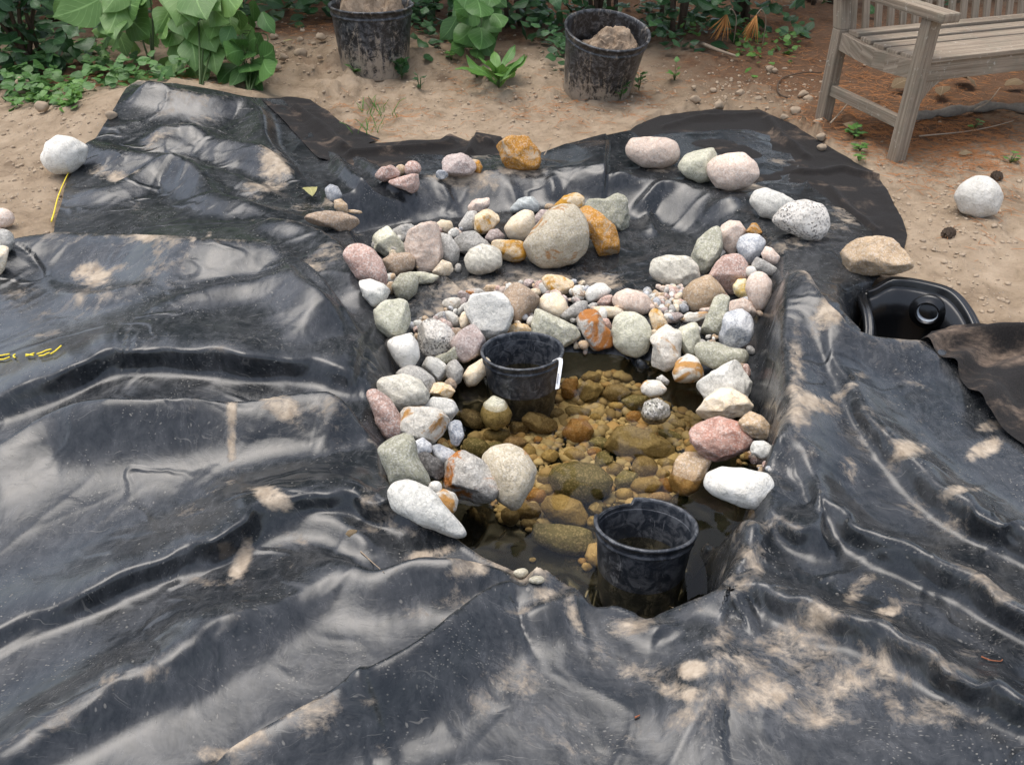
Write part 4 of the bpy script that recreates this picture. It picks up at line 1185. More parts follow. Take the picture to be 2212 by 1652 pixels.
def stone_outline(crop, nums):
    s, ox, oy = CROP[crop]
    if nums[0] == 'E':
        cx, cy, rx, ry = map(float, nums[1:5]); ang = math.radians(float(nums[5])) if len(nums) > 5 else 0
        t = np.linspace(0, 2 * math.pi, 13)[:-1]
        jit = 1 + 0.05 * np.sin(3 * t + cx) + 0.04 * np.cos(2 * t + cy)
        x = rx * np.cos(t) * jit; y = ry * np.sin(t) * jit
        pts = np.c_[cx + x * math.cos(ang) - y * math.sin(ang), cy + x * math.sin(ang) + y * math.cos(ang)]
    else:
        pts = np.array(list(map(float, nums))).reshape(-1, 2)
    return pts / s + np.array([ox, oy])

def place_stone(name, label, mat, shape, out, seed, sub=None, group=None, cat="stone", embed=0.10, sunk=0.0):
    lo, hi = out.min(0), out.max(0)
    c = (lo + hi) / 2; size_px = (hi - lo).max()
    if sub is None: sub = 5 if size_px > 90 else (4 if size_px > 26 else 3)
    d, u, v, w = view_frame(*c)
    L = np.linalg.norm(d)
    rr = ray(out[:, 0], out[:, 1]); q = rr * ((d @ w) / (rr @ w))[:, None] - d
    pts, F = stone_points(np.c_[q @ u, q @ v], shape, seed, sub)         # size at unit depth
    B = np.stack([u, v, w])                                  # rows
    pw = pts @ B
    low = pw[:, 2] < np.quantile(pw[:, 2], 0.62)
    # slide along the sight line until the stone rests on what is below
    ts = np.arange(1.0, 6.8, 0.02)
    def pen(t):
        q = CAM + t * d + t * pw[low]
        return np.quantile(h_at(q[:, 0], q[:, 1]) - q[:, 2], 1 - embed)
    t0 = None
    for t in ts:
        if pen(t) > 0: t0 = t; break
    if t0 is None: t0 = 5.0
    a, b = t0 - 0.02, t0
    for _ in range(8):
        m = (a + b) / 2
        if pen(m) > 0: b = m
        else: a = m
    t = a + sunk
    centre = CAM + t * d
    verts = t * pw
    base = np.array([centre[0], centre[1], centre[2] + verts[:, 2].min()])
    o = link_mesh(name, verts - np.array([0, 0, verts[:, 2].min()]), F, ST[mat])
    o.location = base
    splat(verts + centre)
    tag(o, label, cat, group)
    return o

STONES = """
E|pink|a|pink granite stone, leftmost of the four-stone clump on the rear liner slope|222 120 265 60 320 48 370 80 375 115 310 150 265 150
E|tan|r|small beige stone wedged in the middle of the four-stone clump|E 385 78 38 34
E|pink|r|round pink stone topping the four-stone clump on the rear liner slope|E 460 70 50 50
E|pink|a|wedge of pink granite, lowest of the four-stone clump on the rear slope|310 155 380 130 450 105 495 120 500 150 470 210 445 225 370 190
B|mauve|a|purplish grey stone on the rear ledge beside a small orange stone|655 1030 690 1000 770 990 840 1020 865 1060 850 1110 790 1137 710 1125 660 1090
B|orange|r|small orange stone leaning on the purplish grey one on the rear ledge|845 1030 890 1040 910 1080 890 1118 850 1095
B|blue|a|small blue-white stone left of the purplish grey one on the rear ledge|E 648 1130 38 30
B|orange|a|large orange stone with a grey band, alone on the rear edge of the liner|1010 960 1045 910 1110 880 1190 880 1235 930 1270 970 1280 1030 1260 1080 1180 1095 1090 1080 1020 1030
B|palepink|r|large smooth pale pink boulder on the liner flap at the rear|1845 960 1880 900 1960 890 2090 895 2150 920 2175 980 2160 1040 2070 1080 1950 1070 1860 1010
L|palegreen|a|rough cream-green stone leaning behind the smooth beige boulder|1055 580 1130 480 1220 430 1310 420 1375 465 1380 560 1360 670 1230 700 1130 650
L|palepink|r|smooth beige boulder beside the rough cream-green stone on the right rear liner|1300 560 1370 490 1450 465 1600 470 1680 540 1712 640 1620 740 1480 762 1370 730 1310 660
C|palegrey|r|pale grey oval stone behind the speckled granite boulder on the right bank|440 1300 470 1235 540 1218 640 1260 715 1300 690 1390 610 1420 500 1385
C|granite|r|speckled grey granite boulder on the right bank of the liner|590 1420 640 1350 700 1310 800 1295 900 1320 940 1390 930 1490 880 1545 780 1530 640 1460
G|tan|a|big tan-brown boulder behind the black filter tub|1030 140 1060 70 1150 20 1250 0 1340 25 1420 110 1475 190 1420 235 1200 245 1080 235 1040 180
C|white|r|bright white rounded stone alone on the dirt by the bench|1760 1270 1800 1190 1880 1145 1960 1150 2020 1200 2060 1290 2010 1370 1900 1400 1800 1370
A|white|r|white boulder on the dirt holding down the liner's left edge|270 1020 310 920 380 880 480 895 560 950 545 1050 460 1110 360 1115 300 1070
A|palepink|r|pale pinkish stone cut by the left border of the photo|E 20 1410 70 60
A|grey|r|smooth grey-pink stone at the left border below the pale pinkish one|E 15 1560 75 80
D|cream|a|cream stone poking out under the liner at the left border|-60 90 0 60 55 75 30 190 0 240 -60 250
K|brown|f|flat rusty brown stone on the left bank under a small tan one|1240 850 1280 800 1400 775 1530 785 1640 830 1670 880 1640 930 1550 955 1450 910 1310 880
K|tan|r|small tan stone standing on edge behind the flat rusty brown one|1475 690 1530 675 1580 720 1585 785 1530 790 1480 750
K|blue|r|small blue-white stone standing on the left rear liner|1400 590 1440 555 1500 575 1535 640 1500 690 1440 700 1410 650
K|tan|f|thin brown chip lying right of the small tan stone|E 1650 780 55 17 8
E|palepink|a|pinkish grey stone, topmost of the left stack on the middle shelf|820 325 850 275 950 258 955 310 920 345 850 355
E|grey|r|speckled grey stone left of the cream-orange block on the shelf|760 430 815 345 870 345 885 390 860 465 810 482 770 470
E|creamrust|a|cream and orange block under the pinkish grey stone on the shelf|870 370 900 345 960 335 1010 370 1018 410 960 470 900 490 862 460
E|bandblue|r|banded blue-grey stone on top of the white-pink stone|1095 330 1150 270 1230 250 1275 300 1260 350 1180 350 1110 352
E|cream|r|white-pink rounded stone standing beside the big speckled beige boulder|1057 450 1100 385 1180 340 1235 350 1245 430 1215 520 1160 540 1085 510
E|mauve|r|mauve-grey stone half hidden behind the big speckled beige boulder|1245 380 1290 335 1340 340 1335 390 1270 440 1248 420
E|tan|r|little tan stone peeking over the big beige boulder's shoulder|E 1345 318 34 22
E|creamrust|r|pink and orange stone resting behind the top of the big beige boulder|1380 310 1440 250 1520 228 1565 260 1565 330 1530 365 1490 340 1420 330
E|beige|r|biggest beige speckled boulder standing on the middle shelf|1187 560 1240 470 1330 350 1420 310 1490 320 1560 390 1585 490 1570 590 1500 660 1380 690 1300 700 1220 650
E|green|a|three-cornered grey-green stone behind the leaning orange one|1580 290 1620 270 1700 275 1770 235 1810 270 1820 360 1855 430 1830 475 1780 460 1700 400 1620 340
E|orange|a|leaning orange stone with a white core right of the biggest beige boulder|1545 330 1600 320 1690 370 1760 430 1790 510 1785 590 1700 645 1660 600 1600 470 1560 400
E|mauve|r|small mauve stone left below the white-pink rounded stone|932 520 960 470 1010 460 1050 500 1040 530 980 550
E|creamrust|a|orange and cream block low against the biggest beige boulder|975 560 1020 530 1170 545 1195 600 1180 650 1120 670 1060 650 1020 610
E|grey|a|dark grey angular stone behind the pale rounded one on the shelf|730 540 790 480 860 475 930 530 970 580 900 600 820 625 760 590
E|band|r|pale rounded stone with a split right side on the middle shelf|800 650 840 590 910 560 990 570 1030 620 1030 690 970 730 880 750 820 720
E|cream|r|small cream stone on top of the left pile on the shelf|605 430 650 400 710 410 720 460 680 488 625 470
E|palepink|r|small pinkish stone between the cream one and the dark grey one|690 500 740 450 775 480 760 510 720 525
E|palegreen|a|grey-green pointed stone at the left of the shelf pile|205 540 240 490 300 445 345 500 430 600 380 620 300 635 220 590
E|grey|a|grey-pink stone tucked behind the large cracked pink-grey one|330 470 390 435 480 430 470 500 400 560 350 500
E|grey|r|grey rounded stone right behind the large cracked pink-grey one|630 490 700 510 760 590 750 660 710 700 640 650 620 560
E|palepink|a|large cracked pink-grey boulder in the middle of the left shelf pile|410 560 440 470 520 430 610 420 640 490 650 620 620 700 530 730 470 680 430 620
E|cream|f|cream flattish stone under the large cracked pink-grey boulder|590 740 650 660 700 680 720 720 690 760 620 758
E|brown|r|brown-beige rounded stone below the grey-green pointed one|270 660 330 620 430 615 470 660 450 720 350 760 300 720
E|pink|r|large pink granite boulder at the left end of the shelf pile|20 620 60 570 130 560 200 590 260 650 290 750 280 820 220 790 110 770 70 700
E|palegrey|r|little pale stone squeezed beside the large pink granite boulder|E 318 778 36 36
E|palegreen|f|pale green pointed wedge lying on the shelf floor|440 735 520 735 625 770 570 805 500 812
E|green|r|smooth grey-green stone left of the pale green wedge|330 830 380 755 450 740 495 790 480 870 430 915 370 910
E|palegrey|a|whitish rough stone below the large pink granite boulder|120 790 190 785 260 820 310 870 270 920 200 960 150 890
E|palegreen|a|blocky greenish-cream stone with a brown right face on the left bank|215 990 280 940 370 915 420 950 440 1050 400 1120 330 1160 270 1120 230 1060
E|white|r|white stone with a rusty corner below the blocky greenish one|303 1190 350 1160 440 1140 490 1190 500 1280 460 1340 400 1355 350 1300 320 1240
M|rust|f|flat orange-brown chip at the upper left of the pebble dam|640 620 740 580 840 570 950 650 940 670 820 700 740 700
M|mauve|a|small mauve-grey stone left below the flat orange-brown chip|500 660 560 610 640 650 740 710 700 740 590 770 520 740
M|tan|a|beige chunk beside the mauve-white chip on the pebble dam|920 590 980 520 1080 515 1150 540 1060 620 960 640
M|palepink|f|mauve-white chip at the top of the pebble dam|1085 600 1180 550 1270 540 1320 590 1270 650 1170 680
M|mauve|a|brownish pink chunk, left of two small pink stones behind the dam|1560 500 1590 425 1700 430 1730 490 1680 560 1570 560
M|pink|r|rounded pink stone between the brown block and the grey-cream stone|1720 580 1760 460 1860 450 1890 560 1880 640 1800 690
E|creamrust|a|grey and cream broken stone at the top centre of the pebble dam|1300 780 1340 755 1430 765 1495 810 1480 860 1420 890 1370 880 1320 830
M|whiterust|r|pale grey stone with an orange patch at the dam's left side|250 830 300 750 400 720 530 730 560 790 510 880 430 940 320 910
M|palegrey|f|thin grey shard between the orange-patched stone and the white boulder|460 990 560 860 640 810 650 890 560 980 500 1010
M|palegrey|r|pale oval stone right of the bluish one on the dam's left|300 940 400 940 500 1020 540 1110 500 1170 410 1180 350 1080
M|blue|a|bluish striped stone on top of the coarse speckled granite|140 1000 175 960 300 950 400 1080 380 1170 300 1160 220 1050
M|cream|r|smooth white egg-shaped stone left of the large white dam boulder|520 1060 580 960 650 950 700 1030 690 1140 620 1220 560 1200
N|whiterust|a|small lumpy white stone behind the grey pointed oval|240 530 290 430 360 440 410 540 390 600 310 630 260 600
N|palegrey|r|grey egg-shaped stone at the top of the pebble dam|425 560 470 460 560 405 650 400 750 490 700 550 570 620 470 650
N|pink|a|small red-pink wedge left of the large mottled oval stone|585 660 650 590 760 550 800 620 790 690 640 700
N|palepink|r|large mottled pink-white oval stone on the pebble dam|790 610 850 520 970 475 1080 500 1230 560 1280 660 1250 760 1160 800 1050 780 880 750 810 690
N|palegrey|a|whitish flat block in the gravel behind the mottled oval stone|E 1345 590 110 60 10
N|grey|r|small grey stone above the long cream oblong|450 690 520 650 580 660 560 710 480 745
N|blue|r|blue-white stone beside the tan boulder at the dam's right end|1575 640 1640 620 1760 690 1770 750 1700 785 1620 730
M|brown|a|square brown block in the pebble dam right of the white boulder|1230 740 1330 610 1430 500 1560 540 1800 720 1760 920 1640 1070 1570 1140 1420 1130 1400 960 1330 850
N|grey|f|dark grey pointed oval in the pebble dam beside the cream egg|100 850 230 720 320 640 430 630 440 700 390 800 270 870 180 880
E|cream|r|cream egg-shaped stone with a grey end in the pebble dam|1275 930 1310 880 1380 870 1440 910 1460 980 1410 1030 1340 1010 1290 970
N|cream|r|long cream oblong stone above the round disc|525 760 570 705 680 700 820 710 910 760 860 850 700 860 570 830
N|mauve|r|striped grey-brown stone in the gravel at the dam's right side|1410 850 1480 790 1640 780 1700 830 1600 910 1470 930
N|creamrust|a|pale brown and orange stone right of the round disc|1260 800 1310 730 1400 760 1440 850 1490 930 1390 1010 1310 1020 1270 900
M|palegrey|a|large white boulder in the pebble dam behind the rear black pot|620 780 750 740 900 690 1060 645 1150 700 1290 830 1370 980 1330 1130 1270 1260 1090 1380 960 1370 830 1240 730 1120 650 950
M|creamrust|a|tan chunk just behind the rim of the rear black pot|1310 1180 1400 1140 1560 1150 1670 1210 1660 1320 1500 1340 1300 1320
N|whiterust|f|thin white pointed stone at the right end of the dam|1670 840 1780 780 1960 770 2030 790 1960 860 1860 900 1740 910
E|brown|r|small brown stone beside the speckled granite at the dam's left foot|E 745 1130 38 36
E|palegreen|a|angular mossy grey block right behind the rear black pot|1235 1080 1280 980 1360 1020 1500 1090 1535 1170 1500 1210 1430 1225 1330 1200 1260 1170
N|rust|a|bright orange and white broken stone at the water's back edge|320 930 370 810 450 750 540 820 620 870 680 1000 770 1050 790 1180 700 1240 530 1260 450 1150 380 1040
N|pink|a|small pink block lying on the orange and white stone|625 870 720 860 770 960 740 1010 680 1015
N|tan|r|round tan pebble at the water line left of the orange stone|E 400 1200 68 58
N|palegreen|r|large round grey-green disc at the water's back edge|780 1020 830 870 930 790 1050 785 1170 840 1260 960 1275 1110 1210 1270 1100 1350 970 1310 840 1210
N|palegreen|a|grey-white block joined behind the big broken white stone|1640 970 1800 920 1890 930 1920 1160 1850 1290 1700 1340 1640 1200
N|whiterust|a|big broken white stone right of the round disc|1280 1120 1390 1020 1500 950 1650 960 1670 1100 1660 1370 1580 1480 1470 1530 1290 1450 1330 1250
N|whiterust|a|brown and white rough stone at the water's right back corner|1570 1550 1650 1380 1760 1330 1870 1370 1940 1480 1960 1580 1870 1680 1680 1690 1600 1640
E|granite|a|coarse speckled granite stone on the left of the dam|497 1170 520 1080 590 1040 680 1080 730 1150 720 1220 660 1265 570 1275 510 1240
E|mauve|a|dark brown-grey stone left of the rear black pot|710 1200 760 1130 850 1080 920 1170 925 1270 860 1310 780 1315 740 1270
E|green|f|flat grey-green stone under the coarse speckled granite|590 1290 680 1260 760 1200 775 1240 720 1300 640 1325
E|cream|r|long cream stone leaning at the rear pot's left foot|790 1410 830 1350 930 1290 960 1330 940 1390 870 1460 820 1470
L|band|f|flat striped grey oval lying on the shelf's right side|820 1430 880 1350 980 1315 1120 1330 1190 1400 1215 1490 1140 1560 1030 1580 930 1540 850 1480
Q|green|a|ridged greenish slab standing in the right-hand pile|40 350 80 240 190 150 290 95 320 200 320 330 220 460 150 545 80 510 50 420
Q|palepink|a|lumpy pale pink stone at the top of the right-hand pile|305 90 380 40 480 50 540 120 530 170 490 230 450 330 400 340 340 290 305 180
Q|orange|a|small orange stone behind the blue-white one, top of the right pile|550 130 600 60 640 55 690 130 670 185 600 180
Q|blue|r|blue and white patched stone at the right pile's top|465 280 490 190 560 160 660 170 720 230 700 320 650 390 570 440 500 370
Q|palepink|r|small pale pink knobbly stone at the right pile's outer edge|690 340 730 275 790 290 855 370 830 440 760 430 710 390
Q|grey|f|flat blue-grey stone under the small pale pink knobbly one|600 420 650 375 720 410 820 480 830 520 770 540 690 510 620 470
Q|white|r|little white stone between the pink boulder and the white-pink oval|E 590 508 52 52
Q|pink|a|large dusty pink boulder in the middle of the right pile|205 530 240 430 350 360 470 345 550 440 560 580 460 690 400 710 300 660 220 580
Q|tan|r|smooth tan boulder at the dam's right end|-30 680 40 600 190 545 280 620 340 700 290 780 200 840 110 880 30 870 -20 780
Q|yellow|r|small bright yellow stone beside the white-pink oval|425 640 470 580 545 575 570 640 555 740 490 750 440 710
Q|palepink|r|white-pink smooth oval in the right pile against the liner|545 660 570 560 640 515 720 530 780 600 770 720 720 830 680 865 620 840 570 760
Q|palepink|f|pale pink flat stone on top of the dark blue-grey one|370 830 420 770 510 755 590 790 635 870 600 925 520 900 440 890
Q|green|a|tall olive-grey stone standing in the right pile|125 1080 180 960 260 770 320 725 385 770 370 900 345 1060 300 1125 200 1100
Q|blue|a|dark blue-grey curved stone in the right pile|360 930 390 865 500 865 590 950 610 1060 570 1170 460 1240 320 1220 300 1150 350 1030
Q|green|r|wide smooth grey-green stone below the dark blue-grey one|80 1210 130 1160 280 1170 400 1220 530 1230 555 1300 500 1370 400 1380 240 1400 120 1330
Q|pink|a|small pink stone half hidden behind the rough whitish right bank stone|E 540 1430 48 62
G|palegrey|a|rough whitish-grey stone on the right bank above the cream one|100 940 190 870 330 802 380 850 440 950 440 1050 350 1080 180 1070 130 1020
G|cream|a|cream stone on the right bank above the pink-red one|98 1130 170 1040 240 980 320 980 400 1030 445 1090 400 1150 290 1170 150 1175
G|tan|a|tan-brown stone against the liner, right of the pink-red one|365 1190 450 1130 520 1170 575 1260 540 1300 460 1290 410 1250
G|red|a|large pink-red stone at the water's right side|55 1250 100 1180 250 1165 380 1200 450 1290 440 1340 330 1410 200 1440 110 1370 70 1300
G|palegrey|a|pale block against the liner below the tan-brown stone|440 1370 460 1315 540 1320 595 1370 590 1410 510 1425
V|tan|a|long tan stone with a wet lower half at the water's right edge|1447 1040 1460 1000 1490 978 1525 980 1536 1000 1520 1035 1500 1060 1475 1068 1455 1060
G|white|r|large bright white stone at the water's right front corner|150 1600 180 1530 260 1490 400 1500 560 1540 575 1600 550 1680 480 1750 350 1720 200 1660
F|grey|r|light grey stone behind the big grey disc on the left bank|360 120 450 65 540 80 600 150 590 220 560 250 520 200 420 140
F|palegrey|a|angular grey stone right above the big grey disc|525 70 550 10 620 20 700 80 690 130 620 175 560 120
F|grey|r|grey rounded stone right of the angular one, at the left water edge|680 60 740 30 785 90 770 170 720 190 680 130
F|band|r|big grey disc-shaped stone on the left bank|240 170 280 140 400 125 510 160 560 240 545 300 480 330 380 360 300 330 245 250
F|brown|r|small dark brown wet stone under the angular grey one|E 705 185 42 34 30
F|creamrust|a|orange and white stone right of the big grey disc|575 240 600 180 680 175 730 230 700 280 640 280
F|palegrey|a|whitish angular stone below the orange and white one|530 320 600 270 720 290 750 350 730 410 690 420 620 380 570 345
F|pink|r|long pink-grey stone against the left bank liner|170 240 230 225 300 270 370 380 405 490 370 540 290 540 240 440 200 330
F|whiterust|a|white block with orange veins below the big grey disc|370 390 440 335 580 335 660 370 690 430 650 500 580 570 500 530 420 490
F|dark|a|dark wet purple stone with a pale dry top at the left water edge|760 380 790 345 890 350 930 400 920 470 850 475 780 440
F|blue|a|small dark stone with white streaks at the left water edge|690 470 710 420 770 440 790 520 750 580 710 570
F|blue|r|small blue-white stone behind the dark mossy one|470 560 530 530 580 570 580 620 500 640
F|blue|r|grey-white stone leaning behind the rust-streaked boulder|580 590 640 575 740 630 750 690 700 720 640 690 600 640
F|green|r|grey-olive barrel-shaped stone against the left liner|245 620 330 550 430 510 470 570 500 680 560 780 565 850 470 850 330 840 290 720
F|dark|a|dark mossy stone left of the rust-streaked boulder|490 640 560 625 640 680 665 760 620 800 560 760 520 700
F|beige|r|large speckled tan boulder standing half in the water|920 660 1000 590 1080 580 1190 640 1250 740 1220 850 1150 960 1110 985 1020 940 970 840 940 740
F|rust|a|large grey boulder with rust streaks on the left bank|660 790 720 690 800 620 900 670 1000 750 1025 850 980 930 900 945 780 930 700 860
F|white|r|small white stone behind the white-orange one|E 608 852 44 40
F|whiterust|r|white and orange stone beside the long white boulder|590 890 660 865 720 885 750 930 730 990 690 1035 650 1000 620 940
F|palegrey|r|long white boulder running under the front liner fold|315 870 360 815 450 810 560 860 650 970 740 1090 790 1165 700 1160 500 1080 350 1000
F|palegreen|r|greenish boulder rising from the water in front of the rear pot|905 380 920 310 980 265 1050 290 1095 370 1080 430 1000 475 930 440
E|grey|r|small grey stone behind the small white one in the water|2035 1420 2070 1400 2115 1440 2100 1465 2050 1450
E|whiterust|r|small white stone with an orange underside breaking the water|1935 1480 1970 1440 2050 1435 2095 1490 2070 1520 2000 1540 1950 1510
F|salt|r|black and white speckled stone breaking the water|1940 370 1960 300 2040 280 2110 320 2120 380 2080 430 2000 440 1950 410
F|cream|r|pale stone at the left foot of the front black pot|1575 1290 1600 1220 1650 1210 1690 1260 1680 1370 1610 1340
"""
BED = """
F|bedgreen|r|largest dark green boulder under water in the pond's middle|1350 790 1390 720 1500 690 1640 710 1740 800 1720 880 1600 945 1500 930 1390 880
F|bedyellow|r|large yellow-tan boulder under water behind the front pot|1295 980 1340 910 1430 900 1540 950 1585 1040 1560 1100 1460 1100 1360 1060
F|bedtan|f|long flat olive slab under water at the pond's right|1710 520 1760 465 1900 455 2000 490 2140 600 2110 640 1960 660 1830 640 1760 590
F|bedorange|r|red-orange stone under water right of the grey wedge|1430 500 1490 410 1570 410 1625 480 1590 550 1500 565
F|bedbrown|a|grey wedge-shaped stone under water below the rear pot|1170 410 1220 365 1300 370 1380 430 1390 470 1310 520 1230 500
F|bedgreen|r|dark green stone under water left of the flat olive slab|1600 555 1660 520 1740 550 1750 590 1690 610 1630 590
F|bedbrown|r|brown disc under water at the back of the pond|1690 250 1730 190 1800 185 1870 240 1850 280 1750 300
F|bedorange|a|dark red-brown stone under water beside the white plant tag|1420 200 1450 150 1530 160 1530 240 1500 280 1430 270
F|bedtan|a|yellow-green block under water right of the red-brown stone|1530 200 1600 160 1690 210 1650 270 1560 290
F|bedtan|r|tan stone nearest the back edge under water|1550 140 1600 100 1660 115 1670 150 1640 168 1580 170
F|bedgreen|r|olive stone under water left of the speckled one|1810 290 1880 255 1980 260 1950 330 1870 350
F|bedorange|r|orange pebble under water left of the black and white speckled stone|E 1890 400 52 42
F|bedyellow|r|small bright orange pebble under water right of the red-orange stone's top|E 1640 400 36 26
F|bedyellow|r|small yellow oval under water between the brown disc and the gravel|E 1775 325 48 26
F|bedtan|f|tan flat oval under water behind the red-orange stone|1440 360 1490 325 1600 350 1610 385 1500 400
F|bedbrown|r|brownish oval under water at the rear pot's right foot|E 1380 375 60 36
F|bedbrown|r|large olive-brown stone under water at the pond's right front|E 1955 720 82 66
F|bedgreen|a|green stone under water right of the largest dark green boulder|1760 820 1830 740 1910 760 1905 820 1850 855 1780 860
F|bedyellow|r|long yellow oval under water behind the front pot's right side|1870 850 1900 800 2000 785 2070 830 2020 885 1920 890
F|bedorange|r|bright round orange stone under water beside the long yellow oval|E 2092 840 57 47
F|bedyellow|r|yellow disc under water right of the largest green boulder|E 1825 895 58 40
F|mauve|r|pinkish grey stone just behind the front pot's rim|E 2060 915 78 34
F|dark|r|dark grey stone behind the front pot's right rim|E 2180 930 58 40 -20
F|bedbrown|a|brown rough stone under water left of the large yellow-tan boulder|1130 1000 1190 945 1270 960 1285 1020 1220 1060 1150 1050
F|bedbrown|r|dim grey-brown stone under water in front of the rust-streaked boulder|E 1090 1035 58 55
F|bedgreen|f|broad dark slab under water at the pond's front|1240 1140 1280 1095 1420 1090 1600 1130 1620 1220 1560 1290 1420 1270 1280 1200
F|bedorange|r|orange-brown stone under water above the large yellow-tan boulder|E 1255 905 64 48
F|bedbrown|r|brown pebble under water left of the largest green boulder|E 1310 800 46 36
F|bedyellow|r|yellow oval under water below the largest green boulder's left end|E 1335 865 62 36
F|bedyellow|r|golden stone under water right of the half-sunk speckled boulder|E 1212 625 46 48
F|bedyellow|a|yellow angular stone under water above the largest green boulder's left|E 1348 645 56 40
F|bedyellow|r|yellow rounded stone under water straight above the largest green boulder|E 1502 640 66 42
F|bedorange|r|orange mottled pebble under water right of the yellow rounded stone|E 1632 625 45 28
F|bedgreen|a|olive stone under water below the orange mottled pebble|E 1692 668 56 50
F|mauve|r|pinkish oval under water below the grey wedge|E 1120 565 66 44
F|bedtan|r|tan oval under water below the greenish boulder|E 1002 512 84 40
F|bedgreen|r|dark olive stone under water at the left, above the speckled boulder|E 862 600 86 66
F|bedgreen|r|small dark pebble under water right of the dark olive stone|E 990 585 52 30
F|bedbrown|a|dim brown stone under water left of the grey wedge|E 1145 470 58 48
F|bedorange|a|small orange chip under water below the grey wedge|E 1270 542 28 22
F|bedgreen|f|dark green flat stone under water right of the flat olive slab|E 2120 515 70 34 15
F|grey|r|grey stone at the water's right edge below the speckled one|E 2165 445 56 36
F|bedtan|r|olive oval under water near the long tan wet stone|E 2095 695 60 34
F|bedyellow|r|pale yellow stone under water beside the long tan wet stone|E 2075 762 44 32
F|bedtan|a|small tan block under water right of the large yellow-tan boulder|E 1640 990 46 40
F|bedyellow|r|ochre stone under water touching the front pot's left rim|E 1635 1070 50 36
F|bedyellow|f|flat golden pebble under water at the green boulder's upper left|E 1400 722 50 28
F|bedbrown|r|brown stone under water above the green stone at right|E 1765 735 50 44
F|bedtan|r|tan pebble under water near the front fold, left one of two|E 1160 1402 44 32
F|bedtan|r|tan pebble half under the front liner fold|E 1262 1446 46 26
F|tan|a|small brown stone left of the front pot's pale stone|E 1555 1325 27 22
F|cream|a|small pale block left of the front pot's pale stone|E 1585 1362 34 27
F|cream|r|small pale pebble on the liner floor below the brown rough stone|E 1215 1122 30 15
F|bedtan|a|tiny brown pebble alone on the liner floor under water|E 1235 1316 22 14
F|bedyellow|r|tiny cream pebble in front of the rust-streaked boulder|E 1026 1020 26 21
F|bedbrown|r|dim stone under water left of the large yellow-tan boulder's foot|E 1215 1085 60 30
"""
# stones wedged deeper among their neighbours, or propped a little higher on them
SETTLE = [('speckled tan boulder standing half', .30, .022), ('orange underside breaking', .12, -.046), ('behind the small white one in the water', .12, -.04), ('black and white speckled stone breaking', .12, -.036), ('greenish boulder rising', .12, -.05), ('long tan stone with a wet', .25, .02)]
def lay(rows, prefix, embed, cat, group):
    items = []
    for ln in rows.strip().splitlines():
        c, m, s, lab, nums = ln.split('|')
        if nums.startswith('V'): continue
        out = stone_outline(c, nums.split())
        items.append((out[:, 1].max(), out, m, s, lab))
    items.sort(key=lambda t: t[0])
    for k, (yb, out, m, s, lab) in enumerate(items):
        emb, snk = embed, 0.0
        for key, e_, d_ in SETTLE:
            if key in lab: emb, snk = e_, d_
        place_stone(prefix, lab, m, s, out, 1000 + k * 7 + len(rows) % 13, embed=emb, cat=cat, group=group, sunk=snk)
# everything below the water first, then the banks
lay(BED, "stone", 0.16, "stone", "stones lying under water")
HT_BED = HT.copy()
lay(STONES, "stone", 0.12, "stone", "stones around the pond")
# ------------------------------------------------------------------ plants
def mat_leaf(name, c0, c1, trans=0.25, rough=0.45):
    k = NT("leaf_" + name); 
    uvn = k.n("ShaderNodeUVMap"); sx = k.n("ShaderNodeSeparateXYZ"); k.l(uvn.outputs[0], sx.inputs[0])
    rnd = k.attr("tone")
    n = k.noise(k.coord("Object"), 35, 4, 0.6)
    f = k.math('ADD', k.math('MULTIPLY', rnd, 0.75), k.math('MULTIPLY', n, 0.3), True)
    c = k.mix(f, c0, c1)
    # midrib and side veins
    mid = k.step(k.math('ABSOLUTE', k.math('SUBTRACT', sx.outputs[0], 0.5)), 0.035, 0.008)
    av = k.math('ABSOLUTE', k.math('SUBTRACT', sx.outputs[0], 0.5))
    side = k.math('FRACT', k.math('SUBTRACT', k.math('MULTIPLY', sx.outputs[1], 6.0), k.math('MULTIPLY', av, 5.0)))
    side = k.step(k.math('ABSOLUTE', k.math('SUBTRACT', side, 0.5)), 0.10, 0.02)
    c = k.mix(k.math('MAXIMUM', k.math('MULTIPLY', mid, 0.55), k.math('MULTIPLY', side, 0.22)), c, tuple(min(1, 1.6 * v + .05) for v in c1))
    b = k.bsdf(c, rough, k.bump(k.math('ADD', side, mid), 0.25, 0.003), 0.45)
    tl = k.n("ShaderNodeBsdfTranslucent"); k.l(c, tl.inputs["Color"])
    mx = k.n("ShaderNodeMixShader"); mx.inputs[0].default_value = trans
    k.l(b.outputs[0], mx.inputs[1]); k.l(tl.outputs[0], mx.inputs[2]); k.l(mx.outputs[0], k.out.inputs["Surface"])
    return k.m
L_PALE = mat_leaf("pale", (.088, .195, .046), (.19, .325, .092), .35)
L_MID = mat_leaf("mid", (.048, .125, .030), (.105, .220, .056), .3)
L_DARK = mat_leaf("dark", (.018, .055, .018), (.050, .125, .038), .22, .4)
L_BRIGHT = mat_leaf("bright", (.055, .15, .025), (.13, .27, .05), .3)
L_DRY = mat_leaf("dry", (.11, .07, .035), (.21, .15, .08), .1, .8)
L_YEL = mat_leaf("withered", (.22, .24, .07), (.42, .38, .16), .2, .6)
M_STEM = mat_plain("green_stem", (.045, .075, .022), .6, .3)
M_BARK = mat_plain("bark", (.085, .062, .045), .9, .2, .5, 40)
M_DRYW = mat_plain("dry_wood", (.30, .235, .17), .9, .2, .4, 50)
M_SEED = mat_plain("dry_seed", (.50, .24, .08), .85, .2, .35, 60)

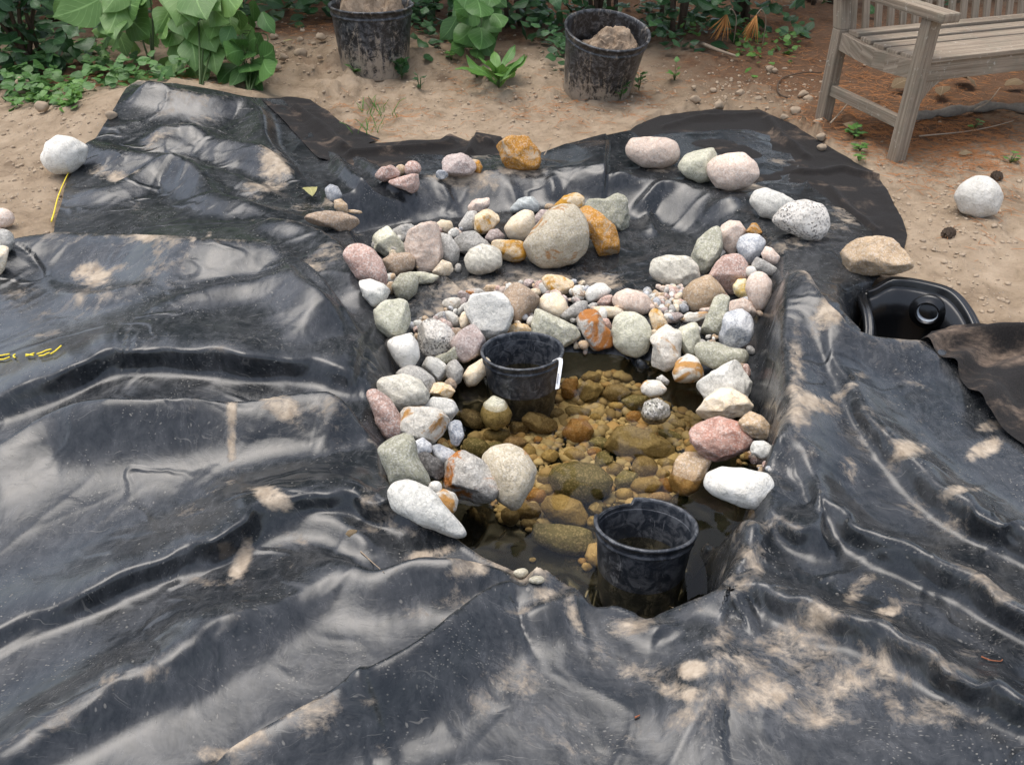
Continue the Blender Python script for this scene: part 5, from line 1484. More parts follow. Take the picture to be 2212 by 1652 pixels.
def leaf_template(kind):
    """outline half-widths along the leaf"""
    t = np.linspace(0, 1, 8) ** .9
    if kind == 'heart': w = np.array([.16, .42, .50, .46, .37, .25, .11, .0])
    elif kind == 'ovate': w = np.array([.05, .26, .36, .38, .33, .24, .12, .0])
    elif kind == 'blade': w = np.array([.07, .09, .13, .20, .24, .22, .14, .0])
    elif kind == 'round': w = np.array([.10, .36, .47, .50, .47, .38, .22, .02])
    else: w = np.array([.03, .04, .045, .045, .04, .03, .018, .0])
    return t, w
def build_leaves(name, leaves, mat, parent=None, kind='heart', seed=0):
    """leaves: (base, tip, side vector (half width direction, unit), width factor, curl, tone)"""
    t, w = leaf_template(kind); m = len(t)
    rg = np.random.default_rng(seed)
    V = []; F = []; UV = []; T = []
    cols = (-1.0, -.5, 0.0, .5, 1.0)
    nb = 0
    for base, tip, sidev, wf, curl, tone in leaves:
        base = np.asarray(base, float); tip = np.asarray(tip, float)
        ax = tip - base; Ln = np.linalg.norm(ax); ax = ax / (Ln + 1e-9)
        s = np.asarray(sidev, float); s = s - ax * (s @ ax); s /= np.linalg.norm(s) + 1e-9
        nrm = np.cross(ax, s)
        cup = rg.uniform(-.05, .30); wv = rg.uniform(-.09, .09); tb_ = rg.uniform(-1.0, .5)
        for i in range(m):
            c = base + ax * (t[i] * Ln) + nrm * (curl * Ln * (t[i] ** 2 - t[i]) + tb_ * Ln * max(0, t[i] - .55) ** 2) + s * (wv * Ln * math.sin(math.pi * t[i]))
            for q in cols:
                hw = w[i] * wf * Ln
                V.append(c + s * (q * hw) + nrm * (abs(q) * hw * cup + .03 * Ln * math.sin(11 * t[i] + 3 * q + wv * 90) * abs(q)))
                UV.append((.5 + .5 * q, t[i])); T.append(tone)
        for i in range(m - 1):
            for q in range(4):
                a = nb + i * 5 + q
                F.append((a, a + 1, a + 6, a + 5))
        nb += m * 5
    F = np.array(F)
    o = link_mesh(name, np.array(V), F, mat, parent)
    uvl = o.data.uv_layers.new(name="UVMap")
    UV = np.array(UV, np.float32)
    vi = np.zeros(len(o.data.loops), np.int32); o.data.loops.foreach_get("vertex_index", vi)
    uvl.data.foreach_set("uv", UV[vi].ravel())
    add_attr(o, "tone", T)
    return o

def merge_tubes(parts):
    V = []; F = []; n = 0
    for v, f in parts:
        V.append(v); F += [[i + n for i in q] for q in f]; n += len(v)
    return np.vstack(V), F

def at_y(px, py, Y):
    d = ray(np.array(float(px)), np.array(float(py)))
    return CAM + d * (Y / d[1])

def px_leaves(rows, Y, sc, ox, oy, seed, wf=1.0, spread=.10):
    """leaves traced as base -> tip, hung at their own depth behind the pond"""
    rg = np.random.default_rng(seed); out = []
    for r in rows:
        x0, y0, x1, y1 = r[:4]; k = r[4] if len(r) > 4 else 1.0
        y = Y + rg.uniform(-spread, spread)
        a = at_y(ox + x0 / sc, oy + y0 / sc, y + .05); b = at_y(ox + x1 / sc, oy + y1 / sc, y - .06 - rg.uniform(0, .05))
        ax = b - a
        s = np.cross(ax, np.array([rg.uniform(-.35, .35), -1.0, rg.uniform(.1, .7)]))
        out.append((a, b, s, wf * k, rg.uniform(.05, .30), rg.random()))
    return out

PALE_L = [(640,0,330,110),(560,20,510,200),(610,-40,560,130),(700,0,610,150),(640,20,520,60,.8),(780,-80,660,90),(770,20,690,250),(760,30,930,70,1.1),(820,90,980,250,1.1),(800,110,760,220),(700,120,740,260,1.1),
          (660,180,630,250),(700,220,690,310),(760,230,770,310,.9),(830,-40,960,40),(900,-60,930,60)]
PALE_R = [(1100,60,1010,215,1.0),(1120,-60,1100,100,1.2),(1180,-60,1140,170,1.2),(1260,-80,1340,140,1.3),(1180,80,1200,245,1.2),(1330,-40,1420,60),(1380,40,1480,150,1.2),(1440,-60,1560,90,1.2),(1480,-60,1540,-10),
          (1120,190,1080,330,1.1),(1300,130,1390,330,1.2),(1230,250,1260,460,1.1),(1130,240,1170,400),(1170,340,1130,500,1.1),(1330,330,1430,470,1.2),(1370,320,1390,480,1.1),(1230,430,1300,570,1.1),(1200,470,1180,550,.9),(1290,470,1330,560),(1060,130,1080,260,.9),(1250,-20,1260,160,1.1),(1400,130,1350,260)]
SMALL = [(1540,420,1410,550,1.0),(1560,430,1490,575,.95),(1590,410,1610,500,1.0),(1620,400,1720,480,1.1),(1600,430,1690,590,.9),(1560,330,1500,240,1.1),(1600,300,1660,255,.9),(1680,370,1800,290,.9),(1700,390,1780,500,1.0),(1570,330,1440,380,1.1),(1600,330,1560,400,1.0),(1540,310,1430,300,.9),(1640,470,1700,560,.9),(1560,500,1650,600,.9)]
MIDB = [(870,40,740,150,1.2),(850,-60,790,90,1.2),(880,0,900,120,1.2),(950,-60,940,60,1.1),(930,60,1030,200,1.2),(860,150,720,290,1.1),(870,190,760,300),(900,180,890,330,1.2),(960,180,960,290,1.0),(980,90,1040,190),(880,320,860,390,.9),(790,300,700,330,.8),(860,210,970,360,1.0),(800,60,730,60,1)]

def shrub(label, rows, Y, sc, ox, oy, mat, root_px, kind='heart', seed=1, wf=1.0, stems=4, group=None, fill=0):
    g = hit(*root_px)
    root = empty("broadleaf_shrub", (g[0], g[1], g[2]))
    Ls = px_leaves(rows, Y, sc, ox, oy, seed, wf)
    rg = np.random.default_rng(seed + 5)
    c = np.array([l[0] for l in Ls])
    # leaves on the far side and above the picture
    for _ in range(fill):
        b = c[rg.integers(len(c))] + np.array([rg.normal() * .10, abs(rg.normal()) * .22 + .05, rg.normal() * .12 + (.25 if rg.random() < .5 else 0)])
        ln = rg.uniform(.11, .18); a = rg.uniform(0, 6.28)
        tip = b + ln * np.array([math.cos(a) * .6, math.sin(a) * .4 - .2, -.7])
        Ls.append((b, tip, np.cross(tip - b, [rg.normal() * .4, -1, .4]), wf, .15, rg.random() * .7))
    off = np.array([g[0], g[1], g[2]])
    build_leaves("foliage", [(l[0] - off, l[1] - off) + tuple(l[2:]) for l in Ls], mat, root, kind, seed)
    tb = []
    for k in range(stems):
        e = c[rg.integers(len(c))] + np.array([0, .16, .05]); m = (e * .55 + off * .45) + np.array([rg.normal() * .04, .20, .05])
        tb.append(tube(smooth_poly([off - [0, 0, .03], m, e], 5), np.linspace(.006, .002, 11), 6))
    for l in Ls[:len(rows)]:
        tb.append(tube([l[0], l[0] + np.array([rg.normal() * .02, .06, .05])], .0018, 5))
    V, F = merge_tubes([(v - off if k < stems else v - off, f) for k, (v, f) in enumerate(tb)])
    link_mesh("stems", V, F, M_STEM, root)
    tag(root, label, "shrub", group)
    return root
shrub("pale yellow-green broad-leaved branch hanging at the upper left", PALE_L, 4.95, 2.9877, 0, 0, L_PALE, (330, 150), 'heart', 3, .85, fill=40)
shrub("tall pale green broad-leaved shrub drooping over the liner's rear left corner", PALE_R, 4.85, 2.9877, 0, 0, L_PALE, (430, 185), 'heart', 4, .82, fill=50)
shrub("small bright green bushy plant beside the felt at the rear left", SMALL, 4.75, 2.9877, 0, 0, L_MID, (535, 195), 'ovate', 5, .98, stems=5, fill=14)
shrub("mid green broad-leaved shrub between the two large pots", MIDB, 5.15, 2.9877, 737.3, 0, L_MID, (1030, 120), 'ovate', 6, 1.0, fill=30)

# dense dark shrubs along the back
def dark_bush(label, x, y, w, h, n, seed, mat, size=(.07, .13), kind='ovate', group="dark shrubs along the back", z0=0.0, front=1.0):
    rg = np.random.default_rng(seed)
    gz = float(base_top(np.array([x]), np.array([y]))[0])
    root = empty("leafy_shrub", (x, y, gz))
    Ls = []
    for _ in range(n):
        a = rg.uniform(0, 2 * math.pi); r = math.sqrt(rg.random()) ; z = rg.random() ** .9
        p = np.array([math.cos(a) * r * w, math.sin(a) * r * w * .7, z0 + z * (h - z0)])
        if rg.random() < .55 * front: p[1] = -abs(p[1]) - .1
        p += .12 * np.array([vnoise(p[0] * 4 + seed, p[2] * 4), vnoise(p[1] * 4 + seed, p[2] * 4 + 5), 0]).ravel()
        if vnoise(p[0] * 3.1 + seed * 3, p[1] * 3.1, p[2] * 3.1, 77) < -.22: continue
        ln = rg.uniform(*size); th = rg.uniform(0, 6.28)
        d = np.array([math.cos(th) * .8, math.sin(th) * .6 - .35, rg.uniform(-.75, .15)]); d /= np.linalg.norm(d)
        s = np.cross(d, np.array([rg.normal() * .35, rg.normal() * .35 - .35, 1.0]))
        Ls.append((p, p + d * ln, s, rg.uniform(.75, 1.0), rg.uniform(.05, .35), rg.random() ** 1.5))
    build_leaves("foliage", Ls, mat, root, kind, seed)
    tb = []
    for k in range(6):
        a = rg.uniform(0, 6.28); e = np.array([math.cos(a) * w * .6, math.sin(a) * w * .4, h * rg.uniform(.6, .95)])
        tb.append(tube(smooth_poly([[rg.normal() * .05, rg.normal() * .05, -.05], e * .5 + [0, 0, .1], e], 5), np.linspace(.016, .004, 11), 6))
    V, F = merge_tubes(tb)
    link_mesh("stems", V, F, M_BARK, root)
    tag(root, label, "shrub", group)
    return root
DB = [("dark shrub with long leaves in front of the reed fence at the far left", -3.05, 6.0, .55, 1.9, 620, L_DARK, (.09, .16)),
      ("low dark leafy bush at the photo's left border", -2.75, 5.15, .38, .55, 300, L_DARK, (.08, .14)),
      ("dark shrub behind the pale yellow-green branch", -1.95, 6.1, .6, 2.4, 800, L_DARK, (.08, .14)),
      ("dark shrub in deep shade behind the tall pale green shrub", -1.15, 6.15, .6, 2.6, 800, L_DARK, (.08, .13)),
      ("dark shrub right behind the soil-heaped pot", -.55, 6.2, .5, 2.5, 700, L_DARK, (.07, .12)),
      ("dark shrub between the soil-heaped pot and the mid green shrub", .02, 5.9, .42, 1.8, 650, L_DARK, (.06, .11)),
      ("dark shrub right of the mid green broad-leaved shrub", .52, 5.85, .42, 1.9, 650, L_DARK, (.06, .11)),
      ("glossy dark shrub behind the tipped muddy pot", 1.0, 5.75, .42, 2.0, 700, L_DARK, (.07, .12)),
      ("dark shrub at the right of the tipped pot, above the dry sprigs", 1.48, 6.0, .45, 2.2, 700, L_DARK, (.06, .11)),
      ("shaded shrub behind the left end of the bench", 2.15, 6.6, .5, 2.4, 600, L_DARK, (.06, .11)),
      ("shaded shrub behind the bench backrest", 3.0, 6.9, .6, 2.6, 600, L_DARK, (.06, .11)),
      ("shaded shrub behind the right end of the bench", 3.9, 6.9, .6, 2.6, 500, L_DARK, (.06, .11))]
for k, (lab, x, y, w, h, n, m, sz) in enumerate(DB):
    dark_bush(lab, x, y, w, h, n, 200 + k, m, sz)

# unseen trees added at the back to darken what the liner reflects
def tree(label, x, y, h, w, n, seed, mat=None):
    rg = np.random.default_rng(seed)
    root = empty("unseen_tree", (x, y, 0.1))
    tb = [tube(smooth_poly([[0, 0, -.2], [rg.normal() * .06, 0, h * .3], [rg.normal() * .12, 0, h * .62], [0, 0, h * .9]], 6), np.linspace(.13, .03, 19), 10)]
    tips = []
    for k in range(11):
        a = rg.uniform(0, 6.28); z = h * rg.uniform(.25, .8); e = np.array([math.cos(a) * w * rg.uniform(.5, .95), math.sin(a) * w * .8, z + rg.uniform(.2, .7)])
        tb.append(tube(smooth_poly([[0, 0, z - .2], e * [.5, .5, 1] - [0, 0, .1], e], 5), np.linspace(.05, .012, 11), 6)); tips.append(e)
    V, F = merge_tubes(tb); link_mesh("trunk", V, F, M_BARK, root)
    Ls = []
    cl = [np.array([rg.normal() * w * .5, rg.normal() * w * .45, h * rg.uniform(.32, 1.0)]) for _ in range(26)] + tips
    for _ in range(n):
        c = cl[rg.integers(len(cl))]; p = c + rg.normal(size=3) * w * np.array([.2, .2, .17])
        th = rg.uniform(0, 6.28); d = np.array([math.cos(th), math.sin(th), rg.uniform(-.9, .2)]); d /= np.linalg.norm(d)
        Ls.append((p, p + d * rg.uniform(.16, .30), np.cross(d, [rg.normal() * .4, rg.normal() * .4, 1]), .9, .2, rg.random() * .8))
    build_leaves("crown", Ls, mat or L_DARK, root, 'ovate', seed)
    tag(root, label, "tree", "added trees behind the shrubs")
for k, (x, y, h, w) in enumerate([(-3.9, 8.6, 5.0, 1.7), (-1.7, 8.9, 5.4, 1.7), (.45, 8.8, 5.0, 1.6), (2.4, 9.0, 5.4, 1.7), (4.5, 8.8, 5.2, 1.8)]):
    tree("dark leafy tree out of view, added behind the shrubs to darken reflections", x, y, h, w, 1500, 300 + k)

# reed fence at the far left
rg = np.random.default_rng(11)
fr = empty("reed_fence", (-3.2, 6.75, 0.0))
tb = []
for i in range(150):
    x = -1.6 + i * .024 + rg.normal() * .004; r = rg.uniform(.006, .011)
    tb.append(tube([[x, rg.normal() * .006, -.05], [x + rg.normal() * .012, rg.normal() * .006, .9], [x + rg.normal() * .02, rg.normal() * .01, 1.75 + rg.normal() * .03]], r, 6))
V, F = merge_tubes(tb); link_mesh("reeds", V, F, mat_plain("old_reed", (.21, .155, .10), .85, .2, .5, 12), fr)
tb = [tube([[-1.65, -.02, z], [2.05, -.02, z]], .006, 6) for z in (.35, .95, 1.5)]
V, F = merge_tubes(tb); link_mesh("binding_rail", V, F, M_DRYW, fr)
tag(fr, "old brown reed fence behind the shrubs at the upper left", "fence")

# ground cover and weeds
def cover(name, label, cat, zones, n, size, mat, kind, seed, stuff=True, hmax=.10):
    rg = np.random.default_rng(seed); Ls = []
    for _ in range(n):
        cx, cy, rx, ry = zones[rg.integers(len(zones))]
        for _k in range(4):
            u = rg.normal(size=2) * .5
            if np.hypot(*u) < 1: break
        px, py = cx + u[0] * rx, cy + u[1] * ry
        if not (-150 < px < 2400): continue
        p = hit(px, py) if False else unproj(np.array(px), np.array(py), .06)
        p[2] = base_top(np.array([p[0]]), np.array([p[1]]))[0] + rg.random() ** 1.5 * hmax
        ln = rg.uniform(*size); th = rg.uniform(0, 6.28)
        d = np.array([math.cos(th), math.sin(th) - .2, rg.uniform(-.3, .45)]); d /= np.linalg.norm(d)
        Ls.append((p, p + d * ln, np.cross(d, [rg.normal() * .4, rg.normal() * .4 - .3, 1]), 1.0, .15, rg.random()))
    o = build_leaves(name, Ls, mat, None, kind, seed)
    tag(o, label, cat, kind='stuff' if stuff else None)
    return o
cover("ground_cover", "low green ground cover under the shrubs at the left", "ground cover", [(110, 160, 120, 60), (230, 175, 120, 50), (40, 120, 90, 60), (330, 190, 90, 30), (160, 130, 160, 50), (60, 190, 60, 30)], 420, (.035, .075), L_MID, 'heart', 21, hmax=.12)
cover("ground_cover", "small bright yellow-green weeds spreading at the left edge of the dirt", "ground cover", [(165, 205, 45, 40), (120, 215, 60, 18), (70, 215, 80, 14), (160, 240, 22, 14), (240, 170, 60, 25)], 170, (.028, .055), L_BRIGHT, 'heart', 22, hmax=.08)
cover("ground_cover", "dark green creeping ground cover behind the pots", "ground cover", [(640, 40, 120, 60), (930, 95, 60, 50), (1130, 60, 90, 60), (1420, 80, 60, 60), (1210, 130, 50, 35), (900, 50, 120, 50), (1500, 60, 90, 60), (1250, 30, 200, 40)], 620, (.04, .085), L_DARK, 'ovate', 23, hmax=.18)
cover("ground_cover", "clover-like bright weeds on the litter near the bench", "ground cover", [(1630, 125, 60, 40), (1700, 110, 25, 25), (1605, 60, 20, 20), (1480, 75, 40, 40), (1600, 100, 60, 30)], 150, (.022, .045), L_BRIGHT, 'round', 24, hmax=.08)

def weed(label, px, py, leaves, kind='ovate', mat=None, size=(.04, .08), seed=0, up=.6, wf=1.0):
    g = hit(px, py); rg = np.random.default_rng(seed); root = empty("weed", g)
    Ls = []; tb = []
    for k in range(leaves):
        th = k * 2.4 + rg.random(); e = rg.uniform(.3, 1.0) * up
        d = np.array([math.cos(th), math.sin(th), e]); d /= np.linalg.norm(d)
        hh = rg.random() * up * .06; b = np.array([0, 0, hh]) + d * .012
        Ls.append((b, b + d * rg.uniform(*size) - [0, 0, .01], np.cross(d, [0, 0, 1]), wf, .3, rg.random()))
        tb.append(tube([[0, 0, -.01], b], .0015, 5))
    build_leaves("foliage", Ls, mat or L_MID, root, kind, seed)
    V, F = merge_tubes(tb); link_mesh("stems", V, F, M_STEM, root)
    tag(root, label, "weed", "small weeds on the dirt")
weed("rosette of long toothed leaves growing in the dirt between the two large pots", 1077, 190, 17, 'blade', L_BRIGHT, (.12, .25), 31, 1.0, .62)
weed("small weed at the soil-heaped pot's left foot", 770, 168, 8, 'ovate', L_MID, (.04, .075), 32, .9)
weed("dark weed climbing the soil-heaped pot's right foot", 868, 168, 12, 'ovate', L_DARK, (.05, .085), 33, 1.3)
weed("tiny dark sprig on bare dirt right of the soil-heaped pot", 907, 198, 8, 'round', L_DARK, (.025, .04), 34, 1.4)
weed("small weed at the tipped pot's right foot", 1340, 212, 9, 'ovate', L_MID, (.035, .06), 35, 1.0)
weed("leafy weed beside the tipped pot's right wall", 1380, 192, 8, 'ovate', L_MID, (.035, .06), 36, 1.2)
weed("clover tuft left of the toothed rosette", 1030, 165, 12, 'round', L_BRIGHT, (.03, .05), 37, .7)
weed("clover tuft near the mid green shrub's foot", 975, 128, 10, 'round', L_BRIGHT, (.03, .045), 38, .7)
weed("single sprout on the dirt right of the tipped pot", 1457, 172, 7, 'ovate', L_BRIGHT, (.03, .05), 39, 1.4)
weed("little round-leaved plant under the bench's side stretcher", 1846, 296, 12, 'ovate', L_BRIGHT, (.035, .06), 40, .7)
weed("trailing clover in front of the bench's stretcher", 1858, 322, 12, 'round', L_BRIGHT, (.02, .035), 41, .4)
weed("lowest clover sprig beside the bench's front leg", 1856, 343, 8, 'round', L_BRIGHT, (.018, .03), 42, .4)
weed("lone clover sprout on the needle litter below the bench", 2183, 350, 6, 'round', L_BRIGHT, (.025, .035), 43, .6)
weed("tiny sprout at the rear edge of the dirt, far right of the bench log", 2105, 275, 6, 'round', L_BRIGHT, (.02, .03), 44, .5)
# grass tufts
def tuft(label, px, py, n, seed):
    g = hit(px, py); rg = np.random.default_rng(seed); Ls = []
    for _ in range(n):
        th = rg.uniform(0, 6.28); b = np.array([rg.normal() * .05, rg.normal() * .05, 0]); d = np.array([math.cos(th) * .6, math.sin(th) * .6, .8])
        Ls.append((b, b + d * rg.uniform(.04, .10), np.cross(d, [0, 0, 1]) + .01, .8, .5, rg.random()))
    o = build_leaves("grass_tuft", Ls, L_BRIGHT, None, 'grass', seed); o.location = g
    tag(o, label, "grass", "thin grass tufts on the dirt")
tuft("thin grass tuft on the dirt below the soil-heaped pot", 820, 245, 26, 51)
tuft("sparse grass blades by the black felt's rear edge", 797, 290, 14, 52)
# ------------------------------------------------------------------ gravel and small things
def in_poly_px(poly, n, rg):
    P = np.array(poly, float); out = []
    while len(out) < n:
        c = np.array([rg.uniform(P[:, 0].min(), P[:, 0].max()), rg.uniform(P[:, 1].min(), P[:, 1].max())])
        if inside(np.array([c[0]]), np.array([c[1]]), P)[0]: out.append(c)
    return np.array(out)

PEB_M = ['cream', 'palegrey', 'palepink', 'tan', 'tan', 'grey', 'brown', 'palegrey', 'pink', 'blue', 'mauve', 'grey']
HT_STONES = HT
HT_CAP = HT0 + .022
HT = np.minimum(HT, HT0 + .016)         # pebbles fill the gaps, they do not ride on the stones
def pebbles(zone, n, label, group, seed, rmin, rmax):
    rg = np.random.default_rng(seed)
    pts = in_poly_px(zone, n, rg)
    pts = pts[np.argsort(pts[:, 1])]
    for k, (x, y) in enumerate(pts):
        r = rg.uniform(rmin, rmax) * (0.75 + 0.5 * rg.random()); el = rg.uniform(.6, .85); a = rg.uniform(0, 3.14)
        t = np.linspace(0, 2 * math.pi, 11)[:-1]
        xx = r * np.cos(t); yy = r * el * np.sin(t)
        out = np.c_[x + xx * math.cos(a) - yy * math.sin(a), y + xx * math.sin(a) + yy * math.cos(a)]
        place_stone("pebble", label, PEB_M[rg.integers(len(PEB_M))], 'r' if rg.random() < .75 else 'a', out, seed * 100 + k, sub=3 if r > 6 else 2, group=group, cat="pebble", embed=.22)
        np.minimum(HT, HT_CAP, out=HT)
pebbles([(1392, 624), (1440, 615), (1478, 622), (1480, 650), (1470, 668), (1440, 680), (1405, 668), (1390, 645)], 60, "small pale pebble in the gravel patch left of the smooth tan boulder", "gravel patch pebbles", 3, 5.5, 11)
pebbles([(884, 700), (905, 686), (925, 690), (912, 720), (895, 738), (880, 730)], 14, "small pebble in the patch left of the coarse speckled granite stone", "pebbles at the dam's left end", 5, 5, 10)
pebbles([(1236, 612), (1268, 606), (1272, 632), (1250, 655), (1228, 650)], 16, "small pebble in the gap between the cream egg stone and the grey egg stone", "pebbles in the dam gap", 6, 5, 9)
pebbles([(1138, 668), (1156, 660), (1160, 700), (1142, 706)], 9, "tiny pale pebble between the square brown block and the mossy grey block", "pebbles beside the brown block", 7, 5, 8)
pebbles([(1040, 620), (1080, 612), (1130, 604), (1180, 610), (1160, 622), (1060, 636)], 12, "small pale pebble along the top edge of the pebble dam", "pebbles on the dam's top edge", 8, 5, 9)
pebbles([(1226, 690), (1246, 688), (1252, 745), (1240, 752)], 7, "tiny pebble between the mossy grey block and the orange and white stone", "pebbles beside the orange stone", 9, 5, 8)
pebbles([(1512, 725), (1548, 725), (1548, 742), (1514, 745)], 7, "tiny tan pebble lying on the wide smooth grey-green stone", "pebbles on the grey-green stone", 10, 5.5, 9)
pebbles([(1600, 975), (1655, 985), (1668, 1015), (1640, 1020), (1600, 1000)], 16, "small wet pebble right of the large pink-red stone", "pebbles by the pink-red stone", 12, 6, 11)
pebbles([(965, 950), (1010, 935), (1030, 950), (1000, 985), (970, 980)], 16, "small brown pebble at the left water edge behind the speckled tan boulder", "pebbles at the left water edge", 13, 5, 10)
pebbles([(1250, 745), (1262, 735), (1270, 760), (1255, 765)], 3, "tiny pebble at the water line beside the round tan pebble", "pebbles at the back water line", 14, 5, 8)
pebbles([(940, 672), (985, 660), (1000, 690), (960, 700)], 8, "small pebble among the oval stones at the dam's left", "pebbles among the dam ovals", 15, 5, 9)

pebbles([(830, 830), (900, 800), (1000, 900), (1000, 1080), (870, 1060), (840, 950)], 30, "small stone wedged in a gap of the left bank's stone pile", "small stones in the left bank gaps", 21, 8, 17)
pebbles([(910, 715), (1000, 640), (1200, 602), (1450, 640), (1540, 720), (1480, 760), (1250, 735), (1000, 715)], 70, "small stone packed in a gap of the pebble dam", "small stones in the dam gaps", 22, 6, 14)
pebbles([(1510, 540), (1640, 530), (1645, 700), (1620, 840), (1530, 760)], 24, "small stone packed in a gap of the right-hand pile", "small stones in the right pile gaps", 23, 7, 15)
pebbles([(770, 550), (860, 500), (1000, 490), (1010, 590), (860, 640), (800, 630)], 20, "small stone wedged in the shelf's left pile", "small stones in the shelf pile", 24, 7, 15)
# gravel on the pond floor: nobody could count it
def bed_gravel():
    rg = np.random.default_rng(77)
    v0, f0 = ICO[2]
    zones = [([(1030, 905), (1180, 880), (1300, 850), (1420, 870), (1520, 900), (1530, 1000), (1460, 1090), (1290, 1095), (1180, 1090), (1100, 1050), (1020, 960)], 1900, 4.5, 13),
             ([(1180, 830), (1330, 800), (1420, 850), (1380, 900), (1230, 900)], 380, 5, 12), ([(1040, 1060), (1180, 1080), (1200, 1140), (1090, 1130)], 150, 5, 11)]
    V = []; F = []; n = 0; tn = []
    for poly, cnt, a, b in zones:
        for x, y in in_poly_px(poly, cnt, rg):
            p = hit_bed(x, y)
            r = rg.uniform(a, b) * (0.6 + .9 * rg.random() ** 2) * np.linalg.norm(p - CAM) / FPX
            sc = r * np.array([1, rg.uniform(.7, 1), rg.uniform(.5, .75)]); th = rg.uniform(0, 6.28)
            q = v0 * (1 + .12 * rg.normal(size=(len(v0), 1)) * .5) * sc
            q = np.c_[q[:, 0] * math.cos(th) - q[:, 1] * math.sin(th), q[:, 0] * math.sin(th) + q[:, 1] * math.cos(th), q[:, 2]]
            V.append(q + p + [0, 0, sc[2] * .45]); F.append(f0 + n); n += len(v0); tn += [rg.random()] * len(v0)
    k = NT("bed_gravel"); t = k.attr("tone"); nz = k.noise(k.coord("Object"), 120, 4, .7)
    c = k.ramp(t, [(0.0, (.20, .165, .12)), (.25, (.38, .33, .25)), (.5, (.50, .43, .31)), (.7, (.34, .315, .26)), (.88, (.46, .32, .19)), (1, (.58, .54, .45))])
    c = k.mix(k.math('MULTIPLY', nz, .4), c, (.2, .15, .09))
    k.bsdf(c, .6, k.bump(nz, .3, .003), .3)
    o = link_mesh("pond_gravel", np.concatenate(V), np.concatenate(F), k.m)
    add_attr(o, "tone", tn)
    tag(o, "yellow-brown gravel covering the pond floor under water", "gravel", kind="stuff")
def hit_bed(px, py):
    global HT
    keep = HT; HT = HT0
    p = hit(px, py); HT = keep
    return p
bed_gravel()
HT = HT0

# stone lying wet at the front left, half under water
def line_on(pts, lift=.004, k=5):
    out = []
    for x, y in pts:
        p = hit(x, y); out.append(p + [0, 0, lift])
    return smooth_poly(out, k)
def twig(name, label, pts, rad, mat, cat, lift=.004, group=None):
    P = line_on(pts, lift)
    V, F = tube(P, np.linspace(rad, rad * .5, len(P)), 7)
    o = link_mesh(name, V, F, mat); tag(o, label, cat, group); return o
twig("yellow_cord", "thin yellow cord along the liner's left cut edge", [(112, 482), (118, 462), (126, 430), (140, 395), (158, 358), (168, 340)], .0034, M_YEL, "cord", .006)
twig("straw_stem", "pale straw stem lying on the liner fold at the left front", [(779, 1193), (805, 1217), (829, 1238)], .0017, M_DRYW, "straw")
twig("straw_stem", "pale straw floating at the water's front edge by the front pot", [(1410, 1300), (1440, 1310), (1468, 1319)], .0015, M_DRYW, "straw")
twig("straw_stem", "straw stem sticking up behind the orange boulder at the rear", [(1175, 345), (1183, 332), (1190, 322)], .003, M_DRYW, "straw", .02)
M_RED = mat_plain("red_twig", (.25, .09, .045), .8, .2, .3, 60)
twig("red_twig", "small forked red-brown twig on the liner at the lower right", [(2118, 1420), (2138, 1428), (2160, 1430), (2164, 1426)], .0016, M_RED, "twig")
twig("red_twig", "tiny orange-brown twig bit on the front liner", [(1371, 1552), (1382, 1546)], .002, M_RED, "twig")
twig("red_twig", "dark crooked twig on the liner floor beside the green leaf", [(1078, 1161), (1088, 1152), (1092, 1146)], .0015, M_BARK, "twig", .004)
twig("dry_stick", "straight pale stick leaning beside the bench's stretcher", [(1792, 275), (1815, 250), (1842, 216)], .005, M_DRYW, "stick", .02)
twig("dry_stick", "thin pale twig lying across the old branch under the bench", [(2098, 259), (2130, 240), (2154, 210)], .0045, M_DRYW, "stick", .05)
twig("dry_stick", "long thin twig on the needle litter in front of the branch", [(1985, 297), (2080, 288), (2140, 277), (2188, 264)], .004, M_DRYW, "stick", .006)
twig("dry_stick", "curved dark root on the dirt left of the bench's rear leg", [(1700, 215), (1682, 205), (1680, 185), (1695, 170), (1740, 160), (1775, 161)], .005, M_BARK, "stick", .008)
twig("dry_stick", "broken grey stick lying in the weeds right of the tipped pot", [(1517, 100), (1555, 115), (1595, 128)], .012, M_DRYW, "stick", .012)
P = line_on([(1965, 263), (2030, 252), (2090, 244), (2150, 238), (2230, 245), (2300, 246)], .02, 6)
V, F = tube(P, .022 + .006 * np.sin(np.arange(len(P)) * .9), 10)
V = V + .006 * np.c_[vnoise(V[:, 0] * 30, V[:, 1] * 30, V[:, 2] * 60), vnoise(V[:, 0] * 30, V[:, 1] * 30, V[:, 2] * 60, 5), vnoise(V[:, 0] * 30, V[:, 1] * 30, V[:, 2] * 60, 9)]
o = link_mesh("old_branch", V, F, mat_plain("grey_bark", (.20, .175, .145), .9, .2, .6, 45)); tag(o, "old grey lichen-covered branch lying on the ground under the bench", "branch")

